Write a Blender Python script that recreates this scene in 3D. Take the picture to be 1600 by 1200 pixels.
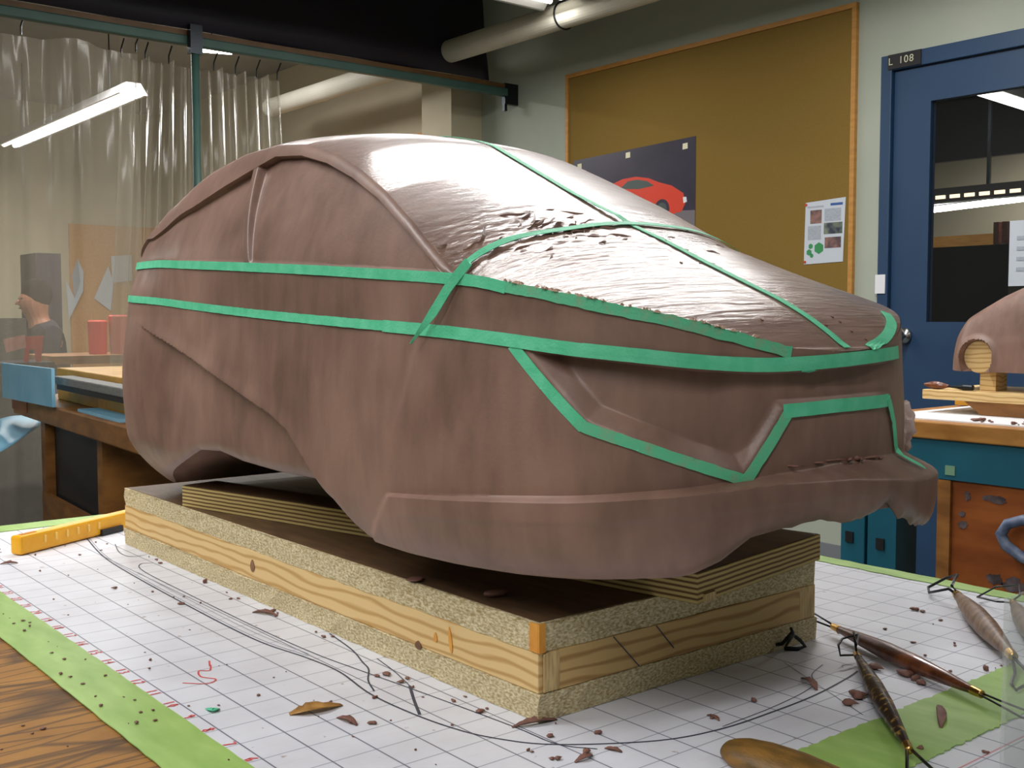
import bpy, math, random
import numpy as np
from mathutils import Vector, Matrix
for o in list(bpy.data.objects): bpy.data.objects.remove(o)
SC = bpy.context.scene
COL = SC.collection
PI = math.pi

# ---------------- camera
cam_d = bpy.data.cameras.new('camera'); cam = bpy.data.objects.new('camera', cam_d); COL.objects.link(cam)
CAM = Vector(([0.73049, -0.62664, 0.36001]))
yaw, pitch, roll = (2.4569, 0.060959, -0.00098)
fw = Vector((math.cos(yaw)*math.cos(pitch), math.sin(yaw)*math.cos(pitch), -math.sin(pitch)))
rt0 = Vector((math.sin(yaw), -math.cos(yaw), 0)); up0 = rt0.cross(fw)
rt = rt0*math.cos(roll)+up0*math.sin(roll); up = -rt0*math.sin(roll)+up0*math.cos(roll)
cam.matrix_world = Matrix(((rt.x, up.x, -fw.x, CAM.x), (rt.y, up.y, -fw.y, CAM.y), (rt.z, up.z, -fw.z, CAM.z), (0,0,0,1)))
cam_d.sensor_fit = 'HORIZONTAL'; cam_d.sensor_width = 36; cam_d.lens = 36*1734.4/1600
cam_d.clip_start = .02; cam_d.clip_end = 60
SC.camera = cam
# ---------------- world, exposure
w = bpy.data.worlds.new('world'); SC.world = w; w.use_nodes = True
w.node_tree.nodes['Background'].inputs[0].default_value = (.75,.8,.9,1)
w.node_tree.nodes['Background'].inputs[1].default_value = .10
SC.view_settings.view_transform = 'Standard'; SC.view_settings.look = 'None'
SC.view_settings.exposure = 0.0; SC.view_settings.gamma = 1.0
try: SC.view_settings.use_curve_mapping = False
except Exception: pass

def link(o, parent=None):
    COL.objects.link(o)
    if parent is not None: o.parent = parent
    return o
# area lights at the ceiling fixtures, plus added fill without any tube (x, y, z, length, along, watts)
def tube_or_fill_light(x, y, z, ln, ax, watts, col=(1,.98,.965), wd=.16):
    l = bpy.data.lights.new('tube_or_fill_light', 'AREA'); l.shape = 'RECTANGLE'; l.energy = watts; l.color = col
    l.size = ln if ax == 'x' else wd; l.size_y = wd if ax == 'x' else ln
    o = bpy.data.objects.new('tube_or_fill_light', l); link(o); o.location = (x, y, z)
    return o
FIX = [(-1.42, 1.75, 1.93, 2.3, 'y', 50), (-1.25, -1.5, 1.93, 2.3, 'y', 54), (.9, -1.75, 1.93, 2.3, 'y', 34), (1.2, 1.9, 1.93, 2.3, 'y', 8),  # row ends with unseen fill lights, added to brighten front and ambient
       (-3.36, 1.86, 1.91, 2.3, 'y', 22), (-7.4, 1.93, 1.75, 2.7, 'x', 40), (-7.2, -1.2, 1.75, 2.7, 'x', 44)]
for f in FIX: tube_or_fill_light(f[0], f[1], f[2]-.075, f[3], f[4], f[5])

# ---------------- helpers
def tag(o, label=None, cat=None, group=None, kind=None):
    if label: o['label'] = label
    if cat: o['category'] = cat
    if group: o['group'] = group
    if kind: o['kind'] = kind
    return o
def empty(name, loc=(0,0,0), rz=0, **k):
    o = bpy.data.objects.new(name, None); o.empty_display_size = .05; link(o)
    o.location = loc; o.rotation_euler = (0,0,rz); tag(o, **k); return o
class MB:
    def __init__(s): s.v = []; s.f = []
    def add(s, v, f):
        n = len(s.v); s.v += [tuple(p) for p in v]; s.f += [tuple(i+n for i in q) for q in f]; return s
    def box(s, a, b, M=None):
        x0,y0,z0 = a; x1,y1,z1 = b
        v = [Vector(p) for p in ((x0,y0,z0),(x1,y0,z0),(x1,y1,z0),(x0,y1,z0),(x0,y0,z1),(x1,y0,z1),(x1,y1,z1),(x0,y1,z1))]
        if M is not None: v = [M@p for p in v]
        return s.add(v, [(0,3,2,1),(4,5,6,7),(0,1,5,4),(1,2,6,5),(2,3,7,6),(3,0,4,7)])
    def tube(s, pts, r, n=10, cap=True):
        pts = [Vector(p) for p in pts]; R = r if hasattr(r,'__len__') else [r]*len(pts)
        prev = None; rings = []
        for i,p in enumerate(pts):
            t = (pts[min(i+1,len(pts)-1)]-pts[max(i-1,0)]).normalized()
            if prev is None:
                a = t.cross(Vector((0,0,1)));
                if a.length < .1: a = t.cross(Vector((1,0,0)))
            else: a = prev-t*prev.dot(t)
            a.normalize(); prev = a; b = t.cross(a)
            rings.append([p+(a*math.cos(2*PI*k/n)+b*math.sin(2*PI*k/n))*R[i] for k in range(n)])
        base = len(s.v)
        for rg in rings: s.v += [tuple(p) for p in rg]
        for i in range(len(rings)-1):
            for k in range(n):
                k2 = (k+1)%n; s.f.append((base+i*n+k, base+i*n+k2, base+(i+1)*n+k2, base+(i+1)*n+k))
        if cap:
            s.f.append(tuple(base+k for k in range(n-1,-1,-1))); s.f.append(tuple(base+(len(rings)-1)*n+k for k in range(n)))
        return s
    def prism(s, poly, z0, z1):
        n = len(poly); v = [(p[0],p[1],z0) for p in poly]+[(p[0],p[1],z1) for p in poly]
        return s.add(v, [tuple(range(n-1,-1,-1)), tuple(range(n,2*n))]+[(i,(i+1)%n,n+(i+1)%n,n+i) for i in range(n)])
    def build(s, name, mat, parent=None, smooth=False, bevel=0, **k):
        me = bpy.data.meshes.new(name); me.from_pydata(s.v, [], s.f); me.update()
        if mat is not None: me.materials.append(mat)
        if smooth: me.shade_smooth()
        o = bpy.data.objects.new(name, me); link(o, parent)
        if bevel:
            b = o.modifiers.new('bevel','BEVEL'); b.width = bevel; b.segments = 2; b.limit_method = 'ANGLE'
        tag(o, **k); return o
def rotz(a, loc=(0,0,0)): return Matrix.Translation(loc)@Matrix.Rotation(a,4,'Z')

# ---------------- materials
def mat(name, c1, c2=None, rough=.6, scale=8, stretch=(1,1,1), bump=0, bscale=None, bstretch=None, metal=0, spec=.5, detail=6, lo=.35, hi=.65, rvar=0, coat=0, rot=(0,0,0)):
    m = bpy.data.materials.new(name); m.use_nodes = True; nt = m.node_tree; N = nt.nodes; L = nt.links
    b = N['Principled BSDF']; b.inputs['Base Color'].default_value = (*c1,1); b.inputs['Roughness'].default_value = rough
    b.inputs['Metallic'].default_value = metal; b.inputs['Specular IOR Level'].default_value = spec
    b.inputs['Coat Weight'].default_value = coat
    tc = N.new('ShaderNodeTexCoord')
    def noise(sc, st, det):
        mp = N.new('ShaderNodeMapping'); mp.inputs['Scale'].default_value = st; mp.inputs['Rotation'].default_value = rot; L.new(tc.outputs['Object'], mp.inputs[0])
        n = N.new('ShaderNodeTexNoise'); n.inputs['Scale'].default_value = sc; n.inputs['Detail'].default_value = det; L.new(mp.outputs[0], n.inputs['Vector']); return n
    if c2 is not None:
        n = noise(scale, stretch, detail); r = N.new('ShaderNodeValToRGB'); r.color_ramp.elements[0].position = lo; r.color_ramp.elements[1].position = hi
        r.color_ramp.elements[0].color = (*c1,1); r.color_ramp.elements[1].color = (*c2,1)
        L.new(n.outputs['Fac'], r.inputs[0]); L.new(r.outputs[0], b.inputs['Base Color'])
        m['ramp'] = r.name
    if bump:
        n2 = noise(bscale or scale*4, bstretch or stretch, 8); bp = N.new('ShaderNodeBump'); bp.inputs['Strength'].default_value = 1; bp.inputs['Distance'].default_value = bump
        L.new(n2.outputs['Fac'], bp.inputs['Height']); L.new(bp.outputs[0], b.inputs['Normal'])
    if rvar:
        n3 = noise((bscale or scale)*.6, bstretch or stretch, 5); mr = N.new('ShaderNodeMapRange'); mr.inputs['From Min'].default_value=.3; mr.inputs['From Max'].default_value=.7
        mr.inputs['To Min'].default_value = rough-rvar; mr.inputs['To Max'].default_value = rough+rvar; L.new(n3.outputs['Fac'], mr.inputs[0]); L.new(mr.outputs[0], b.inputs['Roughness'])
    return m
def emit(name, col, st):
    m = bpy.data.materials.new(name); m.use_nodes = True; b = m.node_tree.nodes['Principled BSDF']
    b.inputs['Base Color'].default_value = (*col,1); b.inputs['Emission Color'].default_value = (*col,1); b.inputs['Emission Strength'].default_value = st; return m
def s2l(r,g,b):
    f = lambda c: (c/255/12.92 if c/255 <= .04045 else ((c/255+.055)/1.055)**2.4)
    return (f(r),f(g),f(b))
M = {}
M['tape'] = mat('green masking tape', s2l(80,196,148), s2l(102,208,164), .55, 60, bump=.0004, bscale=400)
M['tapeworn'] = mat('worn green masking tape', s2l(92,190,146), s2l(138,164,130), .6, 90, bump=.0004, bscale=400, lo=.5, hi=.75)
M['lime'] = mat('lime green tape', s2l(138,176,88), s2l(164,198,112), .45, 14, lo=.3, hi=.7, stretch=(1,3,1))
M['chip'] = mat('particleboard', s2l(164,142,92), s2l(222,210,176), .8, 240, stretch=(1,1,2.2), bump=.0006, bscale=500)
M['pine'] = mat('pine', s2l(196,166,112), s2l(214,188,136), .55, 14, stretch=(.8,.8,7), bump=.0003, bscale=60, detail=3)
M['pineend'] = mat('pine end grain', s2l(176,146,96), s2l(214,186,132), .6, 40, stretch=(1,6,1), detail=2)
M['darkboard'] = mat('brown hardboard face', s2l(84,62,42), s2l(108,82,56), .5, 20, stretch=(1,4,1))
M['table'] = mat('worn brown bench top', s2l(146,100,42), s2l(166,118,52), .6, 12, stretch=(1.5,1,1), bump=.0004, bscale=80)
M['orangewood'] = mat('orange stained wood', s2l(124,62,22), s2l(158,88,36), .45, 6, stretch=(1,1,3))
M['benchwood'] = mat('brown bench wood', s2l(124,80,36), s2l(158,106,50), .5, 9, stretch=(1,1,3))
M['yellowwood'] = mat('yellow varnished wood', s2l(196,142,44), s2l(218,168,66), .45, 8, stretch=(1,1,4))
M['plywood'] = None
M['yellow'] = mat('yellow plastic', s2l(238,168,14), s2l(246,182,34), .35, 30)
M['black'] = mat('black plastic', (.012,.011,.013), None, .5)
M['blackcloth'] = mat('black plastic sheeting', s2l(17,15,30), s2l(24,21,38), .55, 3, bump=.01, bscale=2)
M['wire'] = mat('dark steel wire', (.03,.035,.04), None, .35, metal=.8)
M['steel'] = mat('bright steel', (.5,.5,.5), None, .25, metal=1)
M['brass'] = mat('brass ferrule', s2l(200,160,90), None, .28, metal=1)
M['handle'] = mat('reddish brown wooden handle', s2l(76,38,20), s2l(128,72,42), .35, 40, stretch=(1,6,1), coat=.3)
M['handle2'] = mat('dark handle with yellow flecks', s2l(40,26,24), s2l(176,140,66), .4, 130, stretch=(1,1,1), lo=.55, hi=.68, coat=.3)
M['handle3'] = mat('clay smeared brown handle', s2l(96,70,52), s2l(140,112,88), .45, 60, stretch=(2,1,1))
M['paddle'] = mat('worn olive brown wood', s2l(96,72,30), s2l(138,100,44), .5, 40, stretch=(1,3,1), bump=.0005, bscale=200)
M['wall'] = mat('pale greenish wall paint', s2l(164,172,158), s2l(172,178,164), .8, 2)
M['creamwall'] = mat('cream wall paint with warm light', s2l(194,184,158), s2l(202,192,166), .8, 2)  # cream tone also holds the far room's warm light
M['ceil'] = mat('ceiling paint', s2l(150,150,142), s2l(160,158,150), .9, 2)
M['cork'] = mat('tan cork', s2l(128,103,52), s2l(134,109,56), .95, 160, spec=.1)
M['oak'] = mat('oak trim', s2l(176,124,56), s2l(192,140,68), .55, 12, stretch=(1,1,4))
M['blue'] = mat('blue door paint', s2l(30,60,92), s2l(34,65,98), .5, 3)
M['teal'] = mat('teal steel paint', s2l(20,88,108), s2l(26,98,118), .45, 6)
M['railgreen'] = mat('green rail paint', s2l(56,88,82), s2l(66,98,90), .5, 6)
M['white'] = mat('white paper', (.78,.79,.82), None, .7)
M['base'] = mat('grey vinyl baseboard', s2l(120,124,128), None, .6)
M['floor'] = mat('dark concrete floor', s2l(70,78,78), s2l(86,94,92), .6, 3)
M['darkoak'] = mat('dark varnished strip', s2l(92,66,34), s2l(108,78,42), .5, 12)
M['pipe'] = mat('white pipe paint', s2l(200,196,180), s2l(210,206,190), .6, 3)
M['crumb'] = mat('clay crumb', s2l(104,72,64), s2l(140,98,84), .6, 80)
M['fixture'] = mat('white enamel fixture', (.7,.7,.7), None, .4)
M['tube'] = emit('glowing tube', (1,.96,.88), 4)
M['tubefar'] = emit('far glowing tube', (1,.99,.93), 16)
M['lightblue'] = mat('light blue plastic film', s2l(120,186,220), s2l(150,206,232), .4, 5)
M['darkcloth'] = mat('dark green canvas', s2l(22,36,40), s2l(34,52,54), .9, 5)
M['red'] = mat('red card', s2l(200,52,38), None, .6)
M['pink'] = mat('pink striped card', s2l(214,140,128), s2l(226,170,160), .6, 30, stretch=(6,1,1))
M['grey'] = mat('grey', s2l(120,120,118), s2l(140,140,136), .6, 30, stretch=(1,1,8))
M['skin'] = mat('skin', s2l(172,116,90), None, .5)
M['hair'] = mat('dark hair', s2l(24,18,18), None, .95, spec=.1)
M['sweater'] = mat('dark navy clothing', s2l(34,32,46), s2l(50,46,60), .9, 30)
M['glass'] = None
def grid_paper():
    m = bpy.data.materials.new('grid paper'); m.use_nodes = True; nt = m.node_tree; N = nt.nodes; L = nt.links; b = N['Principled BSDF']; b.inputs['Roughness'].default_value = .42
    tc = N.new('ShaderNodeTexCoord'); sp = N.new('ShaderNodeSeparateXYZ'); L.new(tc.outputs['Object'], sp.inputs[0])
    def math_(op, a, bb=None, c=None):
        n = N.new('ShaderNodeMath'); n.operation = op
        for i,v in enumerate((a,bb,c)):
            if v is None: continue
            if isinstance(v,(int,float)): n.inputs[i].default_value = v
            else: L.new(v, n.inputs[i])
        return n.outputs[0]
    def line(ax, off, per, hw):
        t = math_('ADD', sp.outputs[ax], 100*per-off); t = math_('MODULO', t, per); t = math_('SUBTRACT', t, per/2); t = math_('ABSOLUTE', t); t = math_('SUBTRACT', per/2, t)
        t = math_('SUBTRACT', t, hw); t = math_('DIVIDE', t, -.0005); n = N.new('ShaderNodeClamp'); L.new(t, n.inputs[0]); return n.outputs[0]
    P = .0415
    gx = math_('MULTIPLY', line(0, .041, P, .0009), .66); gy = math_('MULTIPLY', line(1, -.225, P, .0010), .9)
    red = math_('MULTIPLY', line(0, .041+P/2, P, .0005), .13)
    red2 = math_('MULTIPLY', line(0, .286, 2.5, .0011), .75)
    ns = N.new('ShaderNodeTexNoise'); ns.inputs['Scale'].default_value = 9; ns.inputs['Detail'].default_value = 6; L.new(tc.outputs['Object'], ns.inputs[0])
    rp = N.new('ShaderNodeValToRGB'); rp.color_ramp.elements[0].color = (.64,.65,.71,1); rp.color_ramp.elements[1].color = (.74,.76,.83,1); rp.color_ramp.elements[0].position=.3; rp.color_ramp.elements[1].position=.6
    L.new(ns.outputs[0], rp.inputs[0])
    n2 = N.new('ShaderNodeTexNoise'); n2.inputs['Scale'].default_value = 70; n2.inputs['Detail'].default_value = 3; L.new(tc.outputs['Object'], n2.inputs[0])
    spk = N.new('ShaderNodeMapRange'); spk.inputs['From Min'].default_value=.70; spk.inputs['From Max'].default_value=.76; L.new(n2.outputs[0], spk.inputs[0])
    col = rp.outputs[0]
    for fac, c in ((red,(.6,.25,.3)),(red2,(.6,.08,.1)),(gx,(.13,.15,.22)),(gy,(.10,.11,.17)),(spk.outputs[0],(.35,.28,.24))):
        mx = N.new('ShaderNodeMix'); mx.data_type = 'RGBA'; L.new(fac, mx.inputs[0]); L.new(col, mx.inputs[6]); mx.inputs[7].default_value = (*c,1); col = mx.outputs[2]
    L.new(col, b.inputs['Base Color']); return m
M['paper'] = grid_paper()
def scratched_top():
    m = M['table']; nt = m.node_tree; N = nt.nodes; L = nt.links; b = N['Principled BSDF']
    src = b.inputs['Base Color'].links[0].from_socket; tc = N.new('ShaderNodeTexCoord'); col = src
    for k,(rz,sc,th) in enumerate(((.5,7,.035),(-.7,9,.03),(1.4,6,.03),(.1,11,.03))):
        mp = N.new('ShaderNodeMapping'); mp.inputs['Rotation'].default_value = (0,0,rz); mp.inputs['Scale'].default_value = (1,.16,1); L.new(tc.outputs['Object'], mp.inputs[0])
        v = N.new('ShaderNodeTexVoronoi'); v.feature = 'DISTANCE_TO_EDGE'; v.inputs['Scale'].default_value = sc*2; L.new(mp.outputs[0], v.inputs['Vector'])
        mr = N.new('ShaderNodeMapRange'); mr.inputs['From Min'].default_value = th*.2; mr.inputs['From Max'].default_value = th; mr.inputs['To Min'].default_value = .75; mr.inputs['To Max'].default_value = 0; L.new(v.outputs[0], mr.inputs[0])
        mx = N.new('ShaderNodeMix'); mx.data_type = 'RGBA'; L.new(mr.outputs[0], mx.inputs[0]); L.new(col, mx.inputs[6]); mx.inputs[7].default_value = (*s2l(78,54,30),1); col = mx.outputs[2]
    L.new(col, b.inputs['Base Color'])
scratched_top()
def plywood_mat():
    m = bpy.data.materials.new('plywood layers'); m.use_nodes = True; nt = m.node_tree; N = nt.nodes; L = nt.links; b = N['Principled BSDF']; b.inputs['Roughness'].default_value = .7
    tc = N.new('ShaderNodeTexCoord'); sp = N.new('ShaderNodeSeparateXYZ'); L.new(tc.outputs['Object'], sp.inputs[0])
    ns = N.new('ShaderNodeTexNoise'); ns.inputs['Scale'].default_value = 30; L.new(tc.outputs['Object'], ns.inputs[0])
    ad = N.new('ShaderNodeMath'); ad.operation = 'MULTIPLY_ADD'; ad.inputs[1].default_value = .0012; L.new(ns.outputs[0], ad.inputs[0]); L.new(sp.outputs[2], ad.inputs[2])
    cb = N.new('ShaderNodeCombineXYZ'); L.new(ad.outputs[0], cb.inputs[2])
    wv = N.new('ShaderNodeTexWave'); wv.bands_direction = 'Z'; wv.inputs['Scale'].default_value = 62; wv.inputs['Distortion'].default_value = .6; L.new(cb.outputs[0], wv.inputs[0])
    rp = N.new('ShaderNodeValToRGB'); e = rp.color_ramp.elements; e[0].color = (*s2l(106,76,40),1); e[1].color = (*s2l(196,174,112),1); e[0].position = .25; e[1].position = .6
    L.new(wv.outputs[0], rp.inputs[0]); L.new(rp.outputs[0], b.inputs['Base Color']); return m
M['plywood'] = plywood_mat()
def clay_mat(name, hood):
    m = bpy.data.materials.new(name); m.use_nodes = True; nt = m.node_tree; N = nt.nodes; L = nt.links; b = N['Principled BSDF']
    tc = N.new('ShaderNodeTexCoord')
    def noise(sc, st, det, rz=0, dist=0):
        mp = N.new('ShaderNodeMapping'); mp.inputs['Scale'].default_value = st; mp.inputs['Rotation'].default_value = (0,0,rz); L.new(tc.outputs['Object'], mp.inputs[0])
        n = N.new('ShaderNodeTexNoise'); n.inputs['Scale'].default_value = sc; n.inputs['Detail'].default_value = det; n.inputs['Distortion'].default_value = dist; L.new(mp.outputs[0], n.inputs['Vector']); return n.outputs['Fac']
    def mrange(f, a, bb, c, d):
        r = N.new('ShaderNodeMapRange'); 
        for i,v in enumerate((a,bb,c,d)): r.inputs[i+1].default_value = v
        L.new(f, r.inputs[0]); return r.outputs[0]
    def mth(op, a, bb):
        n = N.new('ShaderNodeMath'); n.operation = op
        for i,v in enumerate((a,bb)):
            if isinstance(v,(int,float)): n.inputs[i].default_value = v
            else: L.new(v, n.inputs[i])
        return n.outputs[0]
    big = noise(7, (1,1,1), 6); streak = noise(50, (1,1,.3), 6, dist=.3); fine = noise(240, (1,1,1), 4)
    rp = N.new('ShaderNodeValToRGB'); e = rp.color_ramp.elements; e[0].position = .36; e[1].position = .64; e[0].color = (*CLAY1,1); e[1].color = (*CLAY2,1)
    mixf = mth('ADD', mth('MULTIPLY', big, .66), mth('MULTIPLY', streak, .34)); L.new(mixf, rp.inputs[0])
    L.new(rp.outputs[0], b.inputs['Base Color'])
    sp = N.new('ShaderNodeSeparateXYZ'); L.new(tc.outputs['Object'], sp.inputs[0])
    bp = N.new('ShaderNodeBump'); bp.inputs['Strength'].default_value = 1; bp.inputs['Distance'].default_value = .001
    if hood:
        # scraper marks run across the bonnet, smoother on the screen
        scr = noise(120, (1,.09,1), 9, rz=.95, dist=.5); scr2 = noise(210, (1,.10,1), 8, rz=.25, dist=.6)
        zone = mth('MULTIPLY', mrange(sp.outputs[0], -.17, -.08, .12, 1), mrange(sp.outputs[0], .11, .16, 1, .3))
        hgt = mth('ADD', mth('MULTIPLY', mth('ADD', scr, mth('MULTIPLY', scr2, .5)), mth('MULTIPLY', zone, 1.5)), mth('MULTIPLY', fine, .12))
        L.new(hgt, bp.inputs['Height'])
        mixf2 = mth('ADD', mth('MULTIPLY', mixf, .55), mth('MULTIPLY', scr2, .45)); L.new(mixf2, rp.inputs[0])
        rg = mth('SUBTRACT', mrange(big, .3, .7, .46, .56), mth('MULTIPLY', mth('SUBTRACT', scr, .5), .3)); L.new(rg, b.inputs['Roughness'])
    else:
        sc2 = noise(40, (1,1,.2), 6); hgt = mth('ADD', mth('MULTIPLY', sc2, .45), mth('MULTIPLY', fine, .15)); L.new(hgt, bp.inputs['Height'])
        L.new(mrange(big, .3, .7, .40, .52), b.inputs['Roughness'])
    L.new(bp.outputs[0], b.inputs['Normal'])
    b.inputs['Specular IOR Level'].default_value = .5
    b.inputs['Coat Weight'].default_value = COATW if hood else .05; b.inputs['Coat Roughness'].default_value = .17
    L.new(bp.outputs[0], b.inputs['Coat Normal'])
    return m
CLAY1 = s2l(110,83,72); CLAY2 = s2l(144,112,98); COATW = .7
M['clay'] = clay_mat('brown modelling clay', False)
M['clayhood'] = clay_mat('scraped glossy brown clay', True)
def clear_plastic(name, alpha, tint, rough=.15, diff=(.8,.8,.75)):
    m = bpy.data.materials.new(name); m.use_nodes = True; nt = m.node_tree; N = nt.nodes; L = nt.links
    for n in list(N): N.remove(n)
    out = N.new('ShaderNodeOutputMaterial'); tr = N.new('ShaderNodeBsdfTransparent'); tr.inputs[0].default_value = (*tint,1)
    pb = N.new('ShaderNodeBsdfPrincipled'); pb.inputs['Base Color'].default_value = (*diff,1); pb.inputs['Roughness'].default_value = rough
    mx = N.new('ShaderNodeMixShader'); mx.inputs[0].default_value = alpha; L.new(tr.outputs[0], mx.inputs[1]); L.new(pb.outputs[0], mx.inputs[2]); L.new(mx.outputs[0], out.inputs[0]); return m
M['vinyl'] = clear_plastic('clear vinyl curtain', .40, (.95,.95,.94), .10, s2l(196,188,170))
M['acrylic'] = clear_plastic('clear acrylic', .18, (.90,.92,.92), .1)
M['glass'] = clear_plastic('window glass', .06, (.95,.97,.97), .03, (.1,.1,.1))

def pine_rings(name, c1, c2, sx, sy):
    m = bpy.data.materials.new(name); m.use_nodes = True; nt = m.node_tree; N = nt.nodes; L = nt.links; b = N['Principled BSDF']; b.inputs['Roughness'].default_value = .55
    tc = N.new('ShaderNodeTexCoord'); mp = N.new('ShaderNodeMapping'); mp.inputs['Scale'].default_value = (sx,sy,1); mp.inputs['Location'].default_value = (.013,.02,.021); L.new(tc.outputs['Object'], mp.inputs[0])
    wv = N.new('ShaderNodeTexWave'); wv.wave_type = 'BANDS'; wv.bands_direction = 'Z'; wv.inputs['Scale'].default_value = 26; wv.inputs['Distortion'].default_value = 7; wv.inputs['Detail'].default_value = 2; wv.inputs['Detail Scale'].default_value = 1.1; L.new(mp.outputs[0], wv.inputs[0])
    rp = N.new('ShaderNodeValToRGB'); e = rp.color_ramp.elements; e[0].color = (*c1,1); e[1].color = (*c2,1); e[0].position = .0; e[1].position = .45
    L.new(wv.outputs[0], rp.inputs[0]); L.new(rp.outputs[0], b.inputs['Base Color']); return m
M['pinex'] = pine_rings('pine board long grain', s2l(192,150,88), s2l(222,190,132), .22, 1)
M['piney'] = pine_rings('pine board short side', s2l(166,126,72), s2l(204,170,112), 1, .22)
BELT_U = np.array([0.0, 0.0722, 0.1061, 0.1395, 0.1713, 0.2031, 0.236, 0.2726, 0.3158, 0.3639, 0.4181, 0.5239, 0.6516, 0.8318, 0.9963, 1.0998, 1.23])
BELT_Z = np.array([0.329, 0.3335, 0.3418, 0.3504, 0.3588, 0.365, 0.3719, 0.3796, 0.3872, 0.3949, 0.3997, 0.4064, 0.4143, 0.4241, 0.4324, 0.4372, 0.4387])
K_U = np.array([0.0, 0.0722, 0.1061, 0.1395, 0.1713, 0.2031, 0.236, 0.2726, 0.3158, 0.3639, 0.3913, 0.4276, 0.48, 0.5405, 0.6062, 0.6758, 0.756, 0.8331, 0.9162, 0.9964, 1.0664, 1.1527, 1.2, 1.25, 1.29, 2.0])
K_Z = np.array([0.329, 0.3335, 0.3418, 0.3504, 0.3588, 0.365, 0.3719, 0.3796, 0.3872, 0.3949, 0.3959, 0.4189, 0.4522, 0.4858, 0.5158, 0.5413, 0.5622, 0.5708, 0.5682, 0.5536, 0.5302, 0.5122, 0.49, 0.468, 0.455, 0.45])
TR = {'tape1': [(218, 414), (260, 413), (300, 414), (385, 417), (500, 422), (600, 428), (700, 434), (760, 440), (820, 452), (880, 465), (940, 479), (1000, 492), (1060, 504), (1120, 520), (1180, 536), (1235, 551)], 'tape2': [(1.2041, 0.3861), (1.0982, 0.382), (0.9698, 0.3739), (0.7833, 0.3634), (0.6317, 0.3562), (0.5067, 0.3508), (0.4038, 0.3456), (0.3217, 0.3392), (0.2558, 0.3326), (0.2027, 0.3278), (0.1512, 0.3226), (0.0948, 0.3198), (0.0241, 0.3216), (-0.0343, 0.324), (-0.0994, 0.3263)], 'shelf': [(0.504, 0.1846), (0.4003, 0.1943), (0.3186, 0.2025), (0.2541, 0.2089), (0.2019, 0.2147), (0.1511, 0.2193), (0.0952, 0.2256), (0.0256, 0.2278), (-0.0941, 0.2198)], 'bot': [(1.2, 0.1934), (1.195, 0.1723), (1.245, 0.1007), (1.2565, 0.1059), (1.1607, 0.1149), (0.9685, 0.1853), (0.9067, 0.1887), (0.8425, 0.1821), (0.7492, 0.1796), (0.658, 0.1797), (0.6066, 0.1662), (0.5565, 0.1317), (0.5228, 0.1269), (0.4783, 0.1257), (0.4162, 0.1273), (0.3294, 0.1315), (0.2585, 0.1367), (0.2017, 0.1416), (0.1694, 0.143), (0.156, 0.1456), (0.1318, 0.1559), (0.1211, 0.1637), (0.1047, 0.1754), (0.074, 0.1808), (0.0305, 0.1837), (-0.0272, 0.1785), (-0.0813, 0.1841)], 'archout': [(1.2495, 0.4921), (1.1527, 0.5122), (1.0664, 0.5302), (0.9964, 0.5536), (0.9162, 0.5682), (0.8331, 0.5708), (0.756, 0.5622), (0.6758, 0.5413), (0.6062, 0.5158), (0.5405, 0.4858), (0.48, 0.4522), (0.4276, 0.4189), (0.3913, 0.3959)], 'archin': [(1.1721, 0.474), (1.0839, 0.493), (1.0131, 0.5052), (0.9334, 0.5268), (0.8667, 0.5427), (0.8181, 0.5537), (0.7515, 0.5477), (0.6817, 0.5309), (0.6131, 0.5074), (0.5486, 0.4798), (0.4745, 0.4394), (0.4246, 0.4069), (0.4094, 0.3976)], 'pillar': [(0.8748, 0.546), (0.8135, 0.4229), (0.8504, 0.5435), (0.7998, 0.4224)], 'crease': [(1.1017, 0.3374), (0.9636, 0.3056), (0.8447, 0.2755), (0.7423, 0.2495), (0.6962, 0.2332), (0.6612, 0.2056), (0.6297, 0.1809), (0.6078, 0.1626)], 'v': [(0.3083, 0.335), (0.2723, 0.3009), (0.2444, 0.2738), (0.2022, 0.2582), (0.1618, 0.2441), (0.1175, 0.2298), (0.1016, 0.2514), (0.0795, 0.2824), (0.0259, 0.2828), (-0.0688, 0.2839)], 'vt': [(0.3214, 0.3348), (0.2848, 0.3031), (0.2498, 0.2699), (0.2021, 0.2546), (0.1617, 0.2405), (0.1168, 0.2255), (0.1015, 0.2451), (0.0783, 0.276)], 'top4': [(0.0808, 0.2819), (0.0259, 0.2833), (-0.0656, 0.2835)], 'bumpL': [(0.504, 0.1846), (0.52, 0.1643), (0.5481, 0.1365)], 'tail': [(0.3855, 0.3998), (0.3976, 0.3857), (0.4106, 0.3684), (0.4269, 0.3507), (0.4462, 0.3343)], 'cross': [(-0.0801, -0.236), (-0.0874, -0.2218), (-0.0911, -0.1965), (-0.0912, -0.1656), (-0.0861, -0.1299), (-0.0852, -0.0888), (-0.0981, 0.0002), (-0.1034, 0.0697), (-0.1159, 0.1422)], 'centre': [(-0.3956, 0.0288), (-0.3286, -0.0014), (-0.2922, -0.0013), (-0.2356, -0.0005), (-0.1808, -0.0012), (-0.1303, -0.0012), (-0.0981, 0.0002), (-0.0483, 0.0006), (0.003, 0.0003), (0.0522, -0.0014), (0.0962, -0.0006), (0.1277, -0.0003), (0.1541, -0.0041), (0.1506, 0.011)], 'small': [(0.1117, 0.1451), (0.1316, 0.1237), (0.151, 0.0856), (0.1663, 0.0383)], 'hole': [(0.0071, -0.0374), (0.0175, 0.008), (0.1284, -0.0692), (0.1363, 0.0116), (0.1244, 0.0382), (0.132, 0.0392), (0.145, 0.0382), (0.1548, 0.0456)]}
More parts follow.
